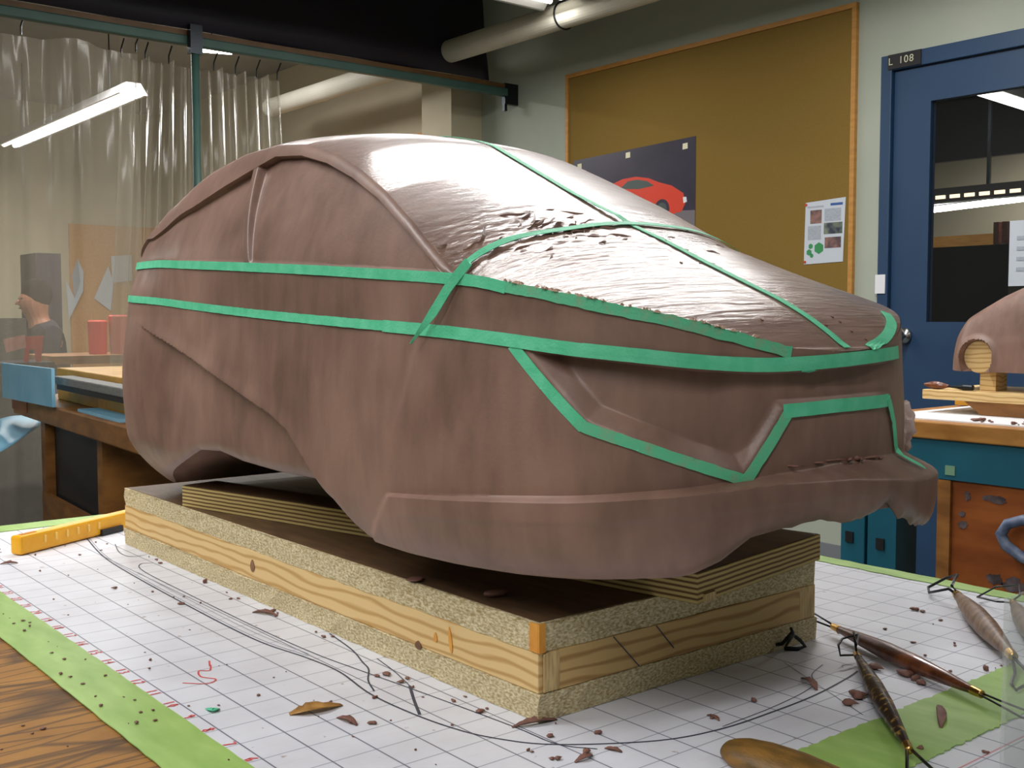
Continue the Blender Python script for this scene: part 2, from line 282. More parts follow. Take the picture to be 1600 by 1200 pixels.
# ---- clay car surface: plan curve (u = distance along the outline from the nose, + = left side) and heights
CY = .21
PLAN = np.array([(.166,0),(.163,-.05),(.15,-.10),(.125,-.15),(.09,-.19),(.04,-.218),(-.03,-.232),(-.12,-.24),(-.3,-.243),(-.6,-.242),(-.8,-.238),(-.905,-.226),(-.968,-.195),(-1.003,-.145),(-1.018,-.08),(-1.023,0)])
def catmull(P, n=24):
    P = np.vstack([P[1]*[1,-1], P, P[-2]*[1,-1]]); o = []
    for i in range(1, len(P)-2):
        t = np.linspace(0,1,n,endpoint=False)[:,None]; a,b,c,d = P[i-1:i+3]
        o.append(.5*((2*b)+(c-a)*t+(2*a-5*b+4*c-d)*t*t+(3*b-a-3*c+d)*t**3))
    return np.vstack(o+[P[-2][None]])
PD = catmull(PLAN)
PU = np.r_[0, np.cumsum(np.hypot(*np.diff(PD, axis=0).T))]
UMAX = PU[-1]
PT = np.gradient(PD, PU, axis=0); PT /= np.linalg.norm(PT, axis=1)[:,None]
PN = np.c_[-PT[:,1]*-1, PT[:,0]*-1]   # outward
PN = np.c_[-PT[:,1], PT[:,0]]
if PN[0,0] < 0: PN = -PN
def pl(u, xs, ys): return np.interp(u, xs, ys)
def sm(a, b, x):
    t = np.clip((x-a)/(b-a), 0, 1); return t*t*(3-2*t)
def lean(z, zb):
    t = np.clip((z-zb)/.14, 0, 1.6); return .05*t**1.35
def zbelt(u):
    a = np.abs(u); return pl(a, BELT_U, BELT_Z)
def base_d(u, z):
    zb = zbelt(u)
    d = .006*np.sin(np.pi*np.clip((z-.12)/.24, 0, 1))
    low = np.clip((.20-z)/.08, 0, 1)
    rear = sm(1.02, 1.16, np.abs(u))
    d = d - .01*low*low - .034*rear*np.clip((.185-z)/.075,0,1)**1.6 - .008*rear*sm(.38,.44,z) - .006*rear*sm(.44,.5,z) + .012*rear*np.sin(np.pi*np.clip((z-.1)/.34,0,1))
    d = d - lean(z, zb)
    return d
def place(u, z, d):
    a = np.abs(u); s = np.where(u >= 0, 1., -1.)
    x = np.interp(a, PU, PD[:,0]); y = np.interp(a, PU, PD[:,1])
    nx = np.interp(a, PU, PN[:,0]); ny = np.interp(a, PU, PN[:,1])
    return np.stack([x+nx*d, (y+ny*d)*s + CY, z+0*u], -1)
def S0(u, z): return place(u, z, base_d(u, z))

CXZ = np.array([(-1.035,.40),(-1.0,.44),(-.95,.495),(-.88,.545),(-.78,.578),(-.68,.591),(-.58,.597),(-.5,.594),(-.42,.586),(-.358,.573),(-.33,.565),(-.294,.5475),(-.236,.519),(-.182,.493),(-.132,.470),(-.098,.455),(-.048,.435),(.003,.4125),(.051,.393),(.096,.374),(.127,.358),(.151,.342),(.163,.333),(.17,.326)])
def arch_k(u):
    a = np.abs(u); return np.interp(a, K_U, K_Z)
V_U = np.array([.3115,.2723,.2444,.2022,.1618,.1175,.1016,.0795,.0259,-.0688,-.093])
V_Z = np.array([.338,.3009,.2738,.2582,.2441,.2298,.2514,.2824,.2828,.2839,.262])
C_U = np.array([1.1017,.9636,.8447,.7423,.6962,.6612,.6297,.6078,.575])
C_Z = np.array([.3374,.3056,.2755,.2495,.2332,.2056,.1809,.1626,.14])
def polydist(u, z, pu, pz):
    best = np.full(u.shape, 9.); sgn = np.zeros(u.shape)
    for i in range(len(pu)-1):
        ax, ay = pu[i], pz[i]; bx, by = pu[i+1]-ax, pz[i+1]-ay
        t = np.clip(((u-ax)*bx+(z-ay)*by)/(bx*bx+by*by), 0, 1)
        dx = u-ax-t*bx; dy = z-ay-t*by; dd = np.hypot(dx, dy)
        m = dd < best; best = np.where(m, dd, best); sgn = np.where(m, np.sign(bx*dy-by*dx), sgn)
    return best, sgn
T2_U = np.array([-1.25,-.6,-.3,-.0994,-.0343,.0241,.0948,.1512,.2027,.2558,.3217,.4038,.5067,.6317,.7833,.9698,1.0982,1.25])
T2_Z = np.array([.386,.356,.338,.3263,.324,.3216,.3198,.3226,.3278,.3326,.3392,.3456,.3508,.3562,.3634,.3739,.382,.3865])
SH_U = np.array([-.6,-.3,-.0941,.0256,.0952,.1511,.2019,.2541,.3186,.4003,.504,.7])
SH_Z = np.array([.19,.21,.222,.2278,.2256,.2193,.2147,.2089,.2025,.1943,.1846,.17])
def full_d(u, z):
    u = np.asarray(u, float); z = np.asarray(z, float)
    d = base_d(u, z)
    # front panel sunk inside the taped outline, deepest right under the belt lip
    t2 = np.interp(u, T2_U, T2_Z)-.0058
    for sgnu in (1,):
        dist, sg = polydist(u, z, V_U, V_Z)
        ins = (sg < 0) & (z < t2+.004) & (u < .33) & (u > -.12)
        under = np.clip((t2-z)/.0025, 0, 1)
        rec = .0125*np.clip(dist/np.interp(u,[.11,.125],[.008,.0145]), 0, 1) + .005*np.exp(-np.clip(t2-z, 0, 1)/.02)*np.clip(dist/.02, 0, 1)
        rec = rec*np.interp(u, [-.088,-.03,.06,.115,.14], [0,.5,.5,.6,1])
        d = d - np.where(ins, rec*under, 0)
    out = (u <= -.12) & (u > -.5) & (z < t2)
    # bumper slab with a narrow shelf, deeper towards the far corner
    sh = np.interp(u, SH_U, SH_Z)
    wid = np.interp(u, [-.3,-.05,.1,.5], [.026,.022,.0055,.003])
    amp = np.interp(u, [-.55,-.35,-.2,-.05,.08,.2,.5], [.0,.024,.034,.031,.016,.010,.008])
    lft = sm(0, 1, ((.504+(.1846-z)*.92)-u)/.022)
    d = d + amp*sm(0, 1, (sh+wid*.5-z)/wid)*np.where(u > 0, lft, 1)
    d = d - .0008*sm(-.018,-.024, z-sh)*np.where((u > .0)&(u < .47), 1, 0)
    # panel below the flank crease steps in
    dist, sg = polydist(np.abs(u), z, C_U, C_Z)
    low = (sg > 0) & (np.abs(u) > .56)
    fade = sm(1.16, 1.05, np.abs(u))
    d = d - np.where(low, .0115*sm(0,.006,dist)*np.exp(-dist/.2), 0)*fade
    d = d + np.where(~low & (np.abs(u) > .55), .0035*np.exp(-(dist/.012)**2), 0)*fade*.8
    # soft folds running down from the base of the screen pillar
    for (a,b,w) in ((.40,.30,.008),(.455,.30,.008)):
        cu = a+(.345-z)*(.35 if a > .42 else -.2)
        d = d - .0018*np.exp(-((u-cu)/w)**2)*sm(.24,.29,z)*sm(.36,.34,z)
    return d
def S1(u, z): return place(np.asarray(u,float), np.asarray(z,float), full_d(u, z))
# =============== the clay car ===============
def np_mesh(name, V, F, mats, parent=None, smooth=True, mi=None, **k):
    me = bpy.data.meshes.new(name); me.from_pydata([tuple(map(float,p)) for p in V], [], [tuple(int(i) for i in f) for f in F]); me.update()
    for m in (mats if isinstance(mats,(list,tuple)) else [mats]): me.materials.append(m)
    if smooth: me.shade_smooth()
    if mi is not None: me.polygons.foreach_set('material_index', mi)
    o = bpy.data.objects.new(name, me); link(o, parent); tag(o, **k); return o
def gridfaces(nr, nc, off=0, flip=False):
    i = np.arange(nr-1)[:,None]; j = np.arange(nc-1)[None]
    a = off+i*nc+j; f = np.stack([a, a+1, a+nc+1, a+nc], -1).reshape(-1,4)
    return f[:,::-1] if flip else f
BOT_U = np.array([-2, -1.2, -1.17, -0.97, -0.9, -0.75, -0.66, -0.56, -0.45, -0.32, -0.22, -0.16, -0.11, -0.0886, -0.063, -0.04, -0.0224, -0.0113, 0.007, 0.0276, 0.0525, 0.086, 0.1129, 0.1278, 0.1375, 0.1594, 0.1718, 0.2015, 0.2539, 0.3201, 0.4042, 0.4652, 0.5091, 0.5562, 0.5857, 0.6101, 0.6575, 0.7492, 0.8425, 0.9067, 0.9688, 1.1714, 1.205, 2]); BOT_Z = np.array([0.12, 0.112, 0.113, 0.184, 0.188, 0.18, 0.178, 0.17, 0.168, 0.166, 0.162, 0.158, 0.163, 0.166, 0.1731, 0.184, 0.1948, 0.1915, 0.1866, 0.1843, 0.1893, 0.1846, 0.1787, 0.167, 0.1592, 0.1487, 0.1459, 0.1442, 0.1395, 0.1347, 0.1308, 0.1292, 0.1303, 0.1318, 0.1492, 0.1656, 0.1798, 0.1796, 0.1821, 0.1887, 0.1844, 0.1136, 0.112, 0.12])
rng = np.random.RandomState(4)
BN = rng.randn(60)*rng.rand(60); BN2 = rng.uniform(-1,1,60)
def zbot(u):
    z = np.interp(u, BOT_U, BOT_Z)
    jag = np.interp(u, np.linspace(-.26,.13,60)+.002*BN2, BN)*np.interp(u, [-.26,-.03,.02,.13], [.0022,.0026,.0009,.0006])
    return z+np.where((u > -.26) & (u < .13), jag, 0)
uu = np.unique(np.round(np.concatenate([np.arange(-UMAX,-.5,.012), np.arange(-.5,.55,.0026), np.arange(.55,.79,.0018), np.arange(.79,.885,.001), np.arange(.885,1.25,.0022), np.arange(1.25,UMAX,.012), [UMAX]]),5))
nu = len(uu)
zb = zbot(uu); zt2 = np.interp(uu, T2_U, T2_Z)-.0058
zt2 = np.where(uu < -1.25, .386, np.where(uu > 1.25, .3865, zt2))
zsh = np.clip(np.interp(uu, SH_U, SH_Z)+.006, zb+.012, zt2-.04)
au = np.abs(uu)
zbel = zbelt(uu); zk = arch_k(uu); zA = np.where(zk > zbel+.001, zbel, zk)
def rows(za, zb_, n, end=False):
    t = np.linspace(0,1,n,endpoint=end)[:,None]; return za+(zb_-za)*t
Zr = np.vstack([rows(zb,zsh,44), rows(zsh,zt2-.003,90), rows(zt2-.003,zt2+.002,4), rows(zt2+.002,zA,12,True)])
U2 = np.broadcast_to(uu, Zr.shape)
D2 = full_d(U2, Zr)
# lower rim is softly rounded
D2 = D2 - .006*np.exp(-((Zr-zb)/.006))
# hand-worked surface: faint waviness
D2 = D2 + .0006*np.sin(U2*31+Zr*17)*np.sin(Zr*43+U2*9)
P1 = place(U2, Zr, D2); nr1 = Zr.shape[0]
V = [P1.reshape(-1,3)]; F = [gridfaces(nr1, nu)]; MI = [np.zeros(len(F[0]),int)]
off = P1.size//3
# underside: across the car from rim to rim at the same station
half = uu[uu >= 0]; zl = zbot(half); zr_ = zbot(-half)
Lp = place(half, zl, full_d(half, zl)-.006); Rp = place(-half, zr_, full_d(-half, zr_)-.006)
t = np.array([0,.012,.05,.25,.5,.75,.95,.988,1])[:,None,None]; B = Lp*(1-t)+Rp*t
B[1:-1,:,2] = np.maximum(B[1:-1,:,2], np.where(half < .93, .192, 0))
B[1,:,2] = np.maximum(zl+.002, B[0,:,2]); B[-2,:,2] = np.maximum(zr_+.002, B[-1,:,2])
V.append(B.reshape(-1,3)); F.append(gridfaces(9, len(half), off, True)); MI.append(np.zeros(len(F[-1]),int)); off += B.size//3
# greenhouse sides: belt -> inner arch -> outer arch, both sides
ai = np.array(TR['archin'])[::-1]
g = uu[(zk > zbel+.001)]
def zin(a):
    zo = arch_k(a); z1 = np.interp(a, ai[:,0], ai[:,1]); z1 = np.where(a > ai[-1,0], np.minimum(z1, zo-.012), z1)
    return np.clip(np.minimum(z1, zo-.004), zbelt(a), None)
pil_top, pil_bot = .862, .807
for sgn in (1,-1):
    gg = np.sort(g[g*sgn > 0])
    a = np.abs(gg); zb_, zi_, zo_ = zbelt(gg), zin(a), arch_k(gg)
    R = np.vstack([rows(zb_, zi_-.0004, 60, True), rows(zi_+.0004, zo_, 12, True)]); UU = np.broadcast_to(gg, R.shape)
    d = base_d(UU, R); A = np.abs(UU)
    # window glass area sits back inside the arch rail, with a thin pillar left standing
    frac = np.clip((R-zb_)/np.maximum(zi_-zb_,.01), 0, 1); inside = np.zeros(R.shape,bool); inside[:60] = True
    pc = pil_bot+(pil_top-pil_bot)*np.clip((R-.42)/.125,0,1); pd = A-pc
    pill = 1-sm(.0050, .0115, np.abs(pd))
    depth = (np.where(A < pc, .0075, .0068)*np.clip((R-zb_)/.11,0,1)+.0035)*np.clip((R-zb_)/.003,0,1)*np.clip((zo_-zb_)/.03,0,1)
    edge = np.clip((zi_-R)/.0025, 0, 1)
    d = d - np.where(inside, depth*edge*(1-pill), 0)
    d = d - np.where(inside, 0, .004*(np.clip((R-zi_)/np.maximum(zo_-zi_,.002),0,1))**3)
    d = d + .0009*np.sin(UU*22+R*30)*inside
    P = place(UU, R, d); V.append(P.reshape(-1,3)); F.append(gridfaces(72, len(gg), off)); MI.append(np.zeros(len(F[-1]),int)); off += P.size//3
# top: roof, screen and bonnet as one skin between the outer arches
us_ = uu[uu >= 0]; KP = place(us_, arch_k(us_), base_d(us_, arch_k(us_))-np.where(arch_k(us_) > zbelt(us_)+.001, .004, 0))
KX = KP[:,0]; KY = CY-KP[:,1]; KZ = KP[:,2]
ns = 121; sv = np.linspace(-1,1,ns); sv = np.sign(sv)*(1-(1-np.abs(sv))**1.5)
def hz(x, yl):
    yk = np.interp(-x, -KX, KY); ze = np.interp(-x, -KX, KZ); zc = np.maximum(np.interp(x, CXZ_S[:,0], CXZ_S[:,1]), ze)
    s = np.clip(np.abs(yl)/np.maximum(yk,1e-4), 0, 1); return ze+(zc-ze)*(1-s**2.6)
xs_ = np.linspace(-1.035,.17,400); cz = np.interp(xs_, CXZ[:,0], CXZ[:,1]); kern = np.exp(-np.linspace(-2,2,13)**2); kern /= kern.sum()
czs = np.convolve(np.pad(cz,6,'edge'), kern, 'valid'); CXZ_S = np.c_[xs_, czs]
def gouges(x, y, z):
    # rough scraped patch at the base of the screen
    m = np.exp(-((x+.085)/.055)**2)*(np.exp(-((y+.13)/.09)**2)+.35*np.exp(-((y-.05)/.08)**2))
    n = np.zeros(x.shape); r = np.random.RandomState(7)
    for k in range(26):
        fx, fy = r.uniform(250,1100), r.uniform(-420,420); n += np.sin(fx*x+fy*y+r.uniform(0,6.3))*r.uniform(.3,1)
    n = n/5; zone = sm(-.16,-.08,x)*sm(.155,.10,x)
    return m*.0011*np.clip(n,-1.5,.8) + zone*.00010*n
X = np.repeat(KX[:,None], ns, 1); Yl = KY[:,None]*sv[None]
Zt = hz(X, Yl); edgef = np.clip((1-np.abs(sv[None]))/.08, 0, 1)
Zt = Zt + gouges(X, Yl, Zt)*edgef
PTp = np.stack([X, Yl+CY, Zt], -1); V.append(PTp.reshape(-1,3)); F.append(gridfaces(len(us_), ns, off)); MI.append(np.ones(len(F[-1]),int)); off += PTp.size//3
car = empty('clay_car_model', (0,CY,0), label='large brown clay car model with green tape lines on the wooden base', cat='car model')
IMV = np.array([0,CY,0])
body = np_mesh('car_body', np.vstack(V)-IMV, np.vstack(F), [M['clay'], M['clayhood']], car, mi=np.concatenate(MI))
# faces of each sheet wound the same way
bpy.context.view_layer.objects.active = body
import bmesh
bm = bmesh.new(); bm.from_mesh(body.data)
bmesh.ops.remove_doubles(bm, verts=bm.verts, dist=.00002)
bmesh.ops.recalc_face_normals(bm, faces=bm.faces)
bm.to_mesh(body.data); bm.free()
sharp = body.data
try: body.data.set_sharp_from_angle(angle=math.radians(38))
except Exception as e: print(e)

def top_point(x, yl, lift=0):
    x = float(x); yl = float(yl); e = 1e-3
    z = float(hz(np.array(x), np.array(yl))); zx = (float(hz(np.array(x+e),np.array(yl)))-float(hz(np.array(x-e),np.array(yl))))/(2*e); zy = (float(hz(np.array(x),np.array(yl+e)))-float(hz(np.array(x),np.array(yl-e))))/(2*e)
    n = Vector((-zx,-zy,1)).normalized(); return Vector((x, yl+CY, z))+n*lift, n
def dense(pts, step=.006):
    P = [np.array(p,float) for p in pts]; 
    PP = [2*P[0]-P[1]]+P+[2*P[-1]-P[-2]]; o = []
    for i in range(1, len(PP)-2):
        a,b,c,d = PP[i-1:i+3]; n = max(2, int(np.linalg.norm(c-b)/step))
        for t in np.linspace(0,1,n,endpoint=False): o.append(.5*((2*b)+(c-a)*t+(2*a-5*b+4*c-d)*t*t+(3*b-a-3*c+d)*t**3))
    return o+[P[-1]]
def tape_side(pts, wdt, lift=.0010, plain=False, m='tape', sub=5, straight=False, jag=0, lab=None, sd=0, taper=None):
    rs = random.Random(sd)
    P = dense(pts) if not straight else [np.array(a)*(1-t)+np.array(b)*t for a,b in zip(pts[:-1],pts[1:]) for t in np.linspace(0,1,max(2,int(math.dist(a,b)/.005)))]
    rowsv = []; N = len(P)
    for i,p in enumerate(P):
        t = P[min(i+1,N-1)]-P[max(i-1,0)]; t = t/np.linalg.norm(t); nn = np.array([-t[1],t[0]])
        if nn[1] < 0: nn = -nn
        wj = wdt/2
        for k in range(sub):
            s = -1+2*k/(sub-1); j = rs.uniform(-jag,jag) if abs(s) == 1 else 0
            q = p+nn*(wj*s+j)
            rowsv.append(place(np.array(q[0]), np.array(q[1]), (full_smooth(q) if not plain else float(base_d(q[0],q[1])))+lift) - IMV)
    V = np.array(rowsv); f = gridfaces(N, sub)
    o = np_mesh('tape_strip', V, f, M[m], car, label=lab, smooth=False)
    s = o.modifiers.new('solid','SOLIDIFY'); s.thickness = .0006; s.offset = 1
    return o
def full_smooth(q):
    # tape bridges hollows: take the outermost clay within its width
    c = [float(full_d(np.array([q[0]]), np.array([q[1]+dz]))[0]) for dz in (-.003,0,.003)]
    return max(c)
def tape_top(pts, wdt, lift=.0012, m='tape', lab=None, lifts=None, sub=5, extra=None):
    P = dense(pts); N = len(P); rowsv = []
    for i,p in enumerate(P):
        t2 = P[min(i+1,N-1)]-P[max(i-1,0)]
        c, n = top_point(p[0], p[1]); a, _ = top_point(*P[max(i-1,0)][:2]); b, _ = top_point(*P[min(i+1,N-1)][:2])
        t = (b-a).normalized(); sd = n.cross(t).normalized()
        lf = lift if lifts is None else lift+float(np.interp(i/(N-1), lifts[0], lifts[1]))
        for k in range(sub):
            s = -1+2*k/(sub-1); q = c+sd*(wdt/2*s)
            qp, qn = top_point(q.x, q.y-CY, lf); rowsv.append(np.array(qp)-IMV)
    return rowsv, N
def ribbon(rowsv, N, sub=5, m='tape', lab=None):
    o = np_mesh('tape_strip', np.array(rowsv), gridfaces(N, sub), M[m], car, label=lab, smooth=False)
    s = o.modifiers.new('solid','SOLIDIFY'); s.thickness = .0006; s.offset = 0; return o
t1 = sorted([p for p in [(u,z-.004) for u,z in zip(BELT_U.tolist(), BELT_Z.tolist())] if .33 < p[0] < 1.24]+[(.33,.3848)])
tape_side(t1, .0105, jag=.00015, sd=1, lab='green tape along the window line')
t1b = sorted([p for p in [(u,z-.004) for u,z in zip(BELT_U.tolist(), BELT_Z.tolist())] if .07 < p[0] <= .34]+[(.338,.3862)])
tape_side(t1b, .0095, m='tapeworn', jag=.0007, sd=2, lift=.0009, lab='worn green tape along the bonnet edge')
t2 = sorted(TR['tape2'])
tape_side([p for p in t2 if p[0] < .21]+[(.25,.3322)], .0118, jag=.0001, sd=3, lift=.0016, lab='green tape under the nose')
tape_side([(.215,.3288)]+[p for p in t2 if .25 < p[0] < .56], .0115, jag=.0001, sd=4, lab='green tape along the front flank')
tape_side([(.50,.3505)]+[p for p in t2 if p[0] > .56]+[(1.235,.3868)], .0098, jag=.0002, sd=5, lift=.0009, lab='green tape along the rear flank')
vt = TR['vt']
def off(pts): return pts
tape_side([(.3214,.336),(.2848,.3031),(.2475,.2685)], .0105, straight=True, jag=.0001, sd=6, plain=True, lab='green tape descending beside the sunken panel')
tape_side([(.2535,.2735),(.2498,.2700),(.2021,.2546),(.1617,.2405),(.1145,.2245)], .0095, straight=True, jag=.0003, sd=7, plain=True, lift=.0013, m='tapeworn', lab='green tape along the lower panel edge')
tape_side([(.1168,.2235),(.1015,.2451),(.0765,.280)], .0095, straight=True, jag=.0003, sd=8, plain=True, lift=.0016, m='tapeworn', lab='short green tape climbing to the upper step')
tape_side([(.0815,.2812),(.0259,.2833),(-.0656,.2835)], .0115, straight=True, jag=.0001, sd=9, plain=True, lift=.0018, lab='green tape across the top of the step')
tape_side([(-.0640,.286),(-.0775,.262),(-.086,.236),(-.0935,.222)], .0085, straight=True, jag=.00015, sd=10, lift=.0022, lab='green tape down the far side of the step')
r, n = tape_top([p for p in TR['centre'] if p[0] < .13 and p[0] > -.39]+[(.150,.003)], .0088, lifts=([0,.40,.47,.53,.56,1],[0,0,.0015,.0025,0,0]))
# start the centre tape a little behind the crest
r, n = tape_top([(-.47,.002),(-.40,.001)]+[p for p in TR['centre'][1:-2]]+[(.150,.001),(.1665,.001)], .0088, lifts=([0,.44,.52,.56,.585,1],[0,0,.0015,.0025,0,0]))
ribbon(r, n, lab='green tape along the centre line')
r, n = tape_top(TR['small'][:-1]+[(.1665,.035)], .0105); ribbon(r, n, lab='short green tape at the far corner of the nose')
# cross tape: over the base of the screen, its loose end hangs off the near flank
r, n = tape_top(TR['cross'][1:]+[(-.122,.19),(-.128,.226)], .0088, lift=.0022)
tail = [(.376,.4085,.002),(.3855,.3990,.003),(.3976,.3857,.006),(.4106,.3684,.009),(.4269,.3507,.011),(.4462,.3343,.010)]
tr = []
Td = dense(tail, .006)
for i,p in enumerate(Td):
    c = place(np.array(p[0]), np.array(p[1]), full_smooth(p[:2])+p[2]); tg = Td[min(i+1,len(Td)-1)][:2]-Td[max(i-1,0)][:2]; tg /= np.linalg.norm(tg); nn = np.array([-tg[1],tg[0]])
    wd = .0046*(1 if i < len(Td)-7 else max(.05,(len(Td)-1-i)/7))
    for k in range(5):
        s = -1+2*k/4; q = p[:2]+nn*wd*s; tr.append(place(np.array(q[0]), np.array(q[1]), full_smooth(p[:2])+p[2]+.001*s) - IMV)
# join both runs, flipping so the edges line up
head = r[:5]
if np.linalg.norm(tr[0]-head[0]) > np.linalg.norm(tr[0]-head[4]): tr = [tr[(i//5)*5+4-(i%5)] for i in range(len(tr))]
rr = [tr[i*5+k] for i in range(len(Td)-1,-1,-1) for k in range(5)]+r
ribbon(rr, len(Td)+n, lab='green tape crossing the screen base with a loose hanging end')

# =============== the room ===============
FL = -.76; YW = 3.6; CE = 2.3
def sbox(name, a, b, m, parent=None, **k): return MB().box(a,b).build(name, m, parent, **k)
def structure(name, mb, m, **k): return mb.build(name, m, kind='structure', **k)
structure('floor', MB().box((-10,-4,FL-.1),(3,9.2,FL)), M['floor'])
structure('ceiling', MB().box((-10,-4,CE),(3,9.2,CE+.1)), M['ceil'])
DX0, DX1, DZ = -1.966, -.93, 1.449
structure('wall_right', MB().box((-4.74,YW,FL),(DX0,YW+.12,CE)).box((DX0,YW,DZ),(DX1,YW+.12,CE)).box((DX1,YW,FL),(3,YW+.12,CE)), M['wall'])
structure('wall_far_right', MB().box((-10,YW,FL),(-4.74,YW+.12,CE)), M['creamwall'])
structure('wall_back', MB().box((-10,-4,FL),(-9.9,YW,CE)), M['creamwall'])
structure('wall_column', MB().box((-5.05,3.37,FL),(-4.74,YW,CE)), M['creamwall'])
structure('wall_left', MB().box((-10,-4.1,FL),(3,-4,CE)), M['wall'])
structure('wall_front', MB().box((3,-4.1,FL),(3.1,9.2,CE)), M['wall'])
structure('baseboard_right', MB().box((-4.74,YW-.012,FL),(DX0,YW,FL+.1)), M['base'])
structure('wall_beyond', MB().box((-10,9.1,FL),(3,9.2,CE)), M['creamwall'])
# door
d = tag(empty('door_1', (DX0,YW,FL)), kind='structure')
def ch(mb, name, m, parent, off, **k):
    o = mb.build(name, m, parent, **k); o.location = (-off[0],-off[1],-off[2]); return o
DO = (DX0,YW,FL)
ch(MB().box((DX0,YW-.015,FL),(DX0+.05,YW+.12,DZ)).box((DX1-.05,YW-.015,FL),(DX1,YW+.12,DZ)).box((DX0+.05,YW-.015,DZ-.065),(DX1-.05,YW+.12,DZ)), 'door_frame', M['blue'], d, DO, bevel=.003)
wx0, wx1, wz0, wz1 = -1.745, -1.13, .335, 1.236
leaf = ch(MB().box((DX0+.055,YW+.004,FL+.01),(wx0,YW+.045,DZ-.07)).box((wx1,YW+.004,FL+.01),(DX1-.055,YW+.045,DZ-.07)).box((wx0,YW+.004,FL+.01),(wx1,YW+.045,wz0)).box((wx0,YW+.004,wz1),(wx1,YW+.045,DZ-.07)), 'door_leaf', M['blue'], d, DO)
ch(MB().box((wx0,YW+.02,wz0),(wx1,YW+.028,wz1)), 'door_glass', M['glass'], d, DO)
kn = empty('door_knob', (-1.84-DX0,-.0,.277-FL)); kn.parent = d
mb = MB().tube([(0,.005,0),(0,-.012,0)],.033,20).tube([(0,-.012,0),(0,-.035,0)],.013,16).tube([(0,-.035,0),(0,-.042,0),(0,-.055,0),(0,-.068,0),(0,-.074,0)],[.016,.026,.029,.022,.006],20)
mb.build('knob', M['steel'], kn, smooth=True)
# room number plate on the frame
plate = empty('room_sign', (-1.855,YW-.017,1.418), label='small dark room number plate reading L 108 on the blue door frame', cat='sign')
MB().box((-.075,-.004,-.03),(.075,.002,.03)).build('plate', M['black'], plate)
def text(body, size, loc, rot, m, parent, name, ext=.0006):
    cu = bpy.data.curves.new(name, 'FONT'); cu.body = body; cu.size = size; cu.extrude = ext; cu.align_x = 'CENTER'; cu.align_y = 'CENTER'
    o = bpy.data.objects.new(name, cu); link(o); dg = bpy.context.evaluated_depsgraph_get(); me = bpy.data.meshes.new_from_object(o.evaluated_get(dg)); bpy.data.objects.remove(o)
    me.materials.clear(); me.materials.append(m); o = bpy.data.objects.new(name, me); link(o, parent); o.location = loc; o.rotation_euler = rot; return o
M['lettering'] = mat('cream lettering', s2l(200,200,170), None, .6)
for k_, c_ in enumerate('L 108'):
    if c_ != ' ': text(c_, .042, (-.062+.024*k_,-.0055,0), (PI/2,0,0), M['lettering'], plate, 'letter')
# small card on the jamb
sbox('paper_tag', (-1.972,YW-.02,.455), (-1.925,YW-.0155,.535), M['white'], label='small white card stuck on the left edge of the blue door frame', cat='card')
# cork board
cb = empty('cork_board', (-3.0,YW,1.0), label='large tan cork board with thin oak frame left of the blue door', cat='notice board')
X0, X1, Z0, Z1 = -3.925, -2.107, .1, 1.68
OB = (-3.0,YW,1.0)
ch(MB().box((X0,YW-.012,Z0),(X1,YW-.001,Z1)), 'cork_panel', M['cork'], cb, OB)
t_ = .022
ch(MB().box((X0-t_,YW-.022,Z0-t_),(X0,YW-.001,Z1+t_)).box((X1,YW-.022,Z0-t_),(X1+t_,YW-.001,Z1+t_)).box((X0,YW-.022,Z1),(X1,YW-.001,Z1+t_)).box((X0,YW-.022,Z0-t_),(X1,YW-.001,Z0)), 'board_frame', M['oak'], cb, OB)
# dark poster of a red car
M['posterbg'] = mat('poster dark violet print', s2l(26,22,44), s2l(48,40,62), .35, 3)
M['postercar'] = mat('poster red print', s2l(214,58,30), None, .35)
M['posterglass'] = mat('poster grey window print', s2l(70,84,80), None, .35)
M['postergrey'] = mat('poster floor print', s2l(112,106,112), None, .35)
po = empty('car_poster', (-3.44,YW-.014,1.0), label='dark poster of a red sports car pinned on the cork board', cat='poster')
PO = (-3.44,YW-.014,1.0)
def flat(pts, dy, m, name, parent, off, th=.0008, **k):
    # thin printed shape facing the room; pts are (x, z)
    y = YW-.0135-dy; n = len(pts); v = [(x,y,z) for x,z in pts]+[(x,y+th,z) for x,z in pts]
    mb = MB().add(v, [tuple(range(n)), tuple(range(2*n-1,n-1,-1))]+[(i,n+i,n+(i+1)%n,(i+1)%n) for i in range(n)])
    return ch(mb, name, m, parent, off, **k)
flat([(-3.885,.70),(-2.992,.70),(-2.992,1.248),(-3.885,1.222)], .0008, M['posterbg'], 'poster_sheet', po, PO)
flat([(-3.885,.70),(-2.992,.70),(-2.992,.885),(-3.3,.90),(-3.885,.86)], .0012, M['postergrey'], 'printed_floor', po, PO)
carp = [(-3.86,.93),(-3.83,1.0),(-3.74,1.03),(-3.62,1.055),(-3.50,1.085),(-3.40,1.088),(-3.31,1.072),(-3.24,1.045),(-3.15,1.02),(-3.07,.975),(-3.055,.925),(-3.08,.885),(-3.15,.875),(-3.22,.875),(-3.70,.86),(-3.84,.87)]
flat(carp, .0016, M['postercar'], 'printed_car', po, PO)
flat([(-3.52,1.035),(-3.46,1.07),(-3.39,1.072),(-3.32,1.058),(-3.27,1.03),(-3.38,1.022)], .0020, M['posterglass'], 'printed_window', po, PO)
for cx in (-3.73,-3.215):
    flat([(cx+.052*math.cos(a*PI/12),.905+.052*math.sin(a*PI/12)) for a in range(24)], .0021, M['posterbg'], 'printed_wheel', po, PO)
    flat([(cx+.034*math.cos(a*PI/12),.905+.034*math.sin(a*PI/12)) for a in range(24)], .0024, M['posterglass'], 'printed_hub', po, PO)
flat([(-3.072,.955),(-3.05,.955),(-3.045,.93),(-3.068,.925)], .0021, M['white'], 'printed_lamp', po, PO)
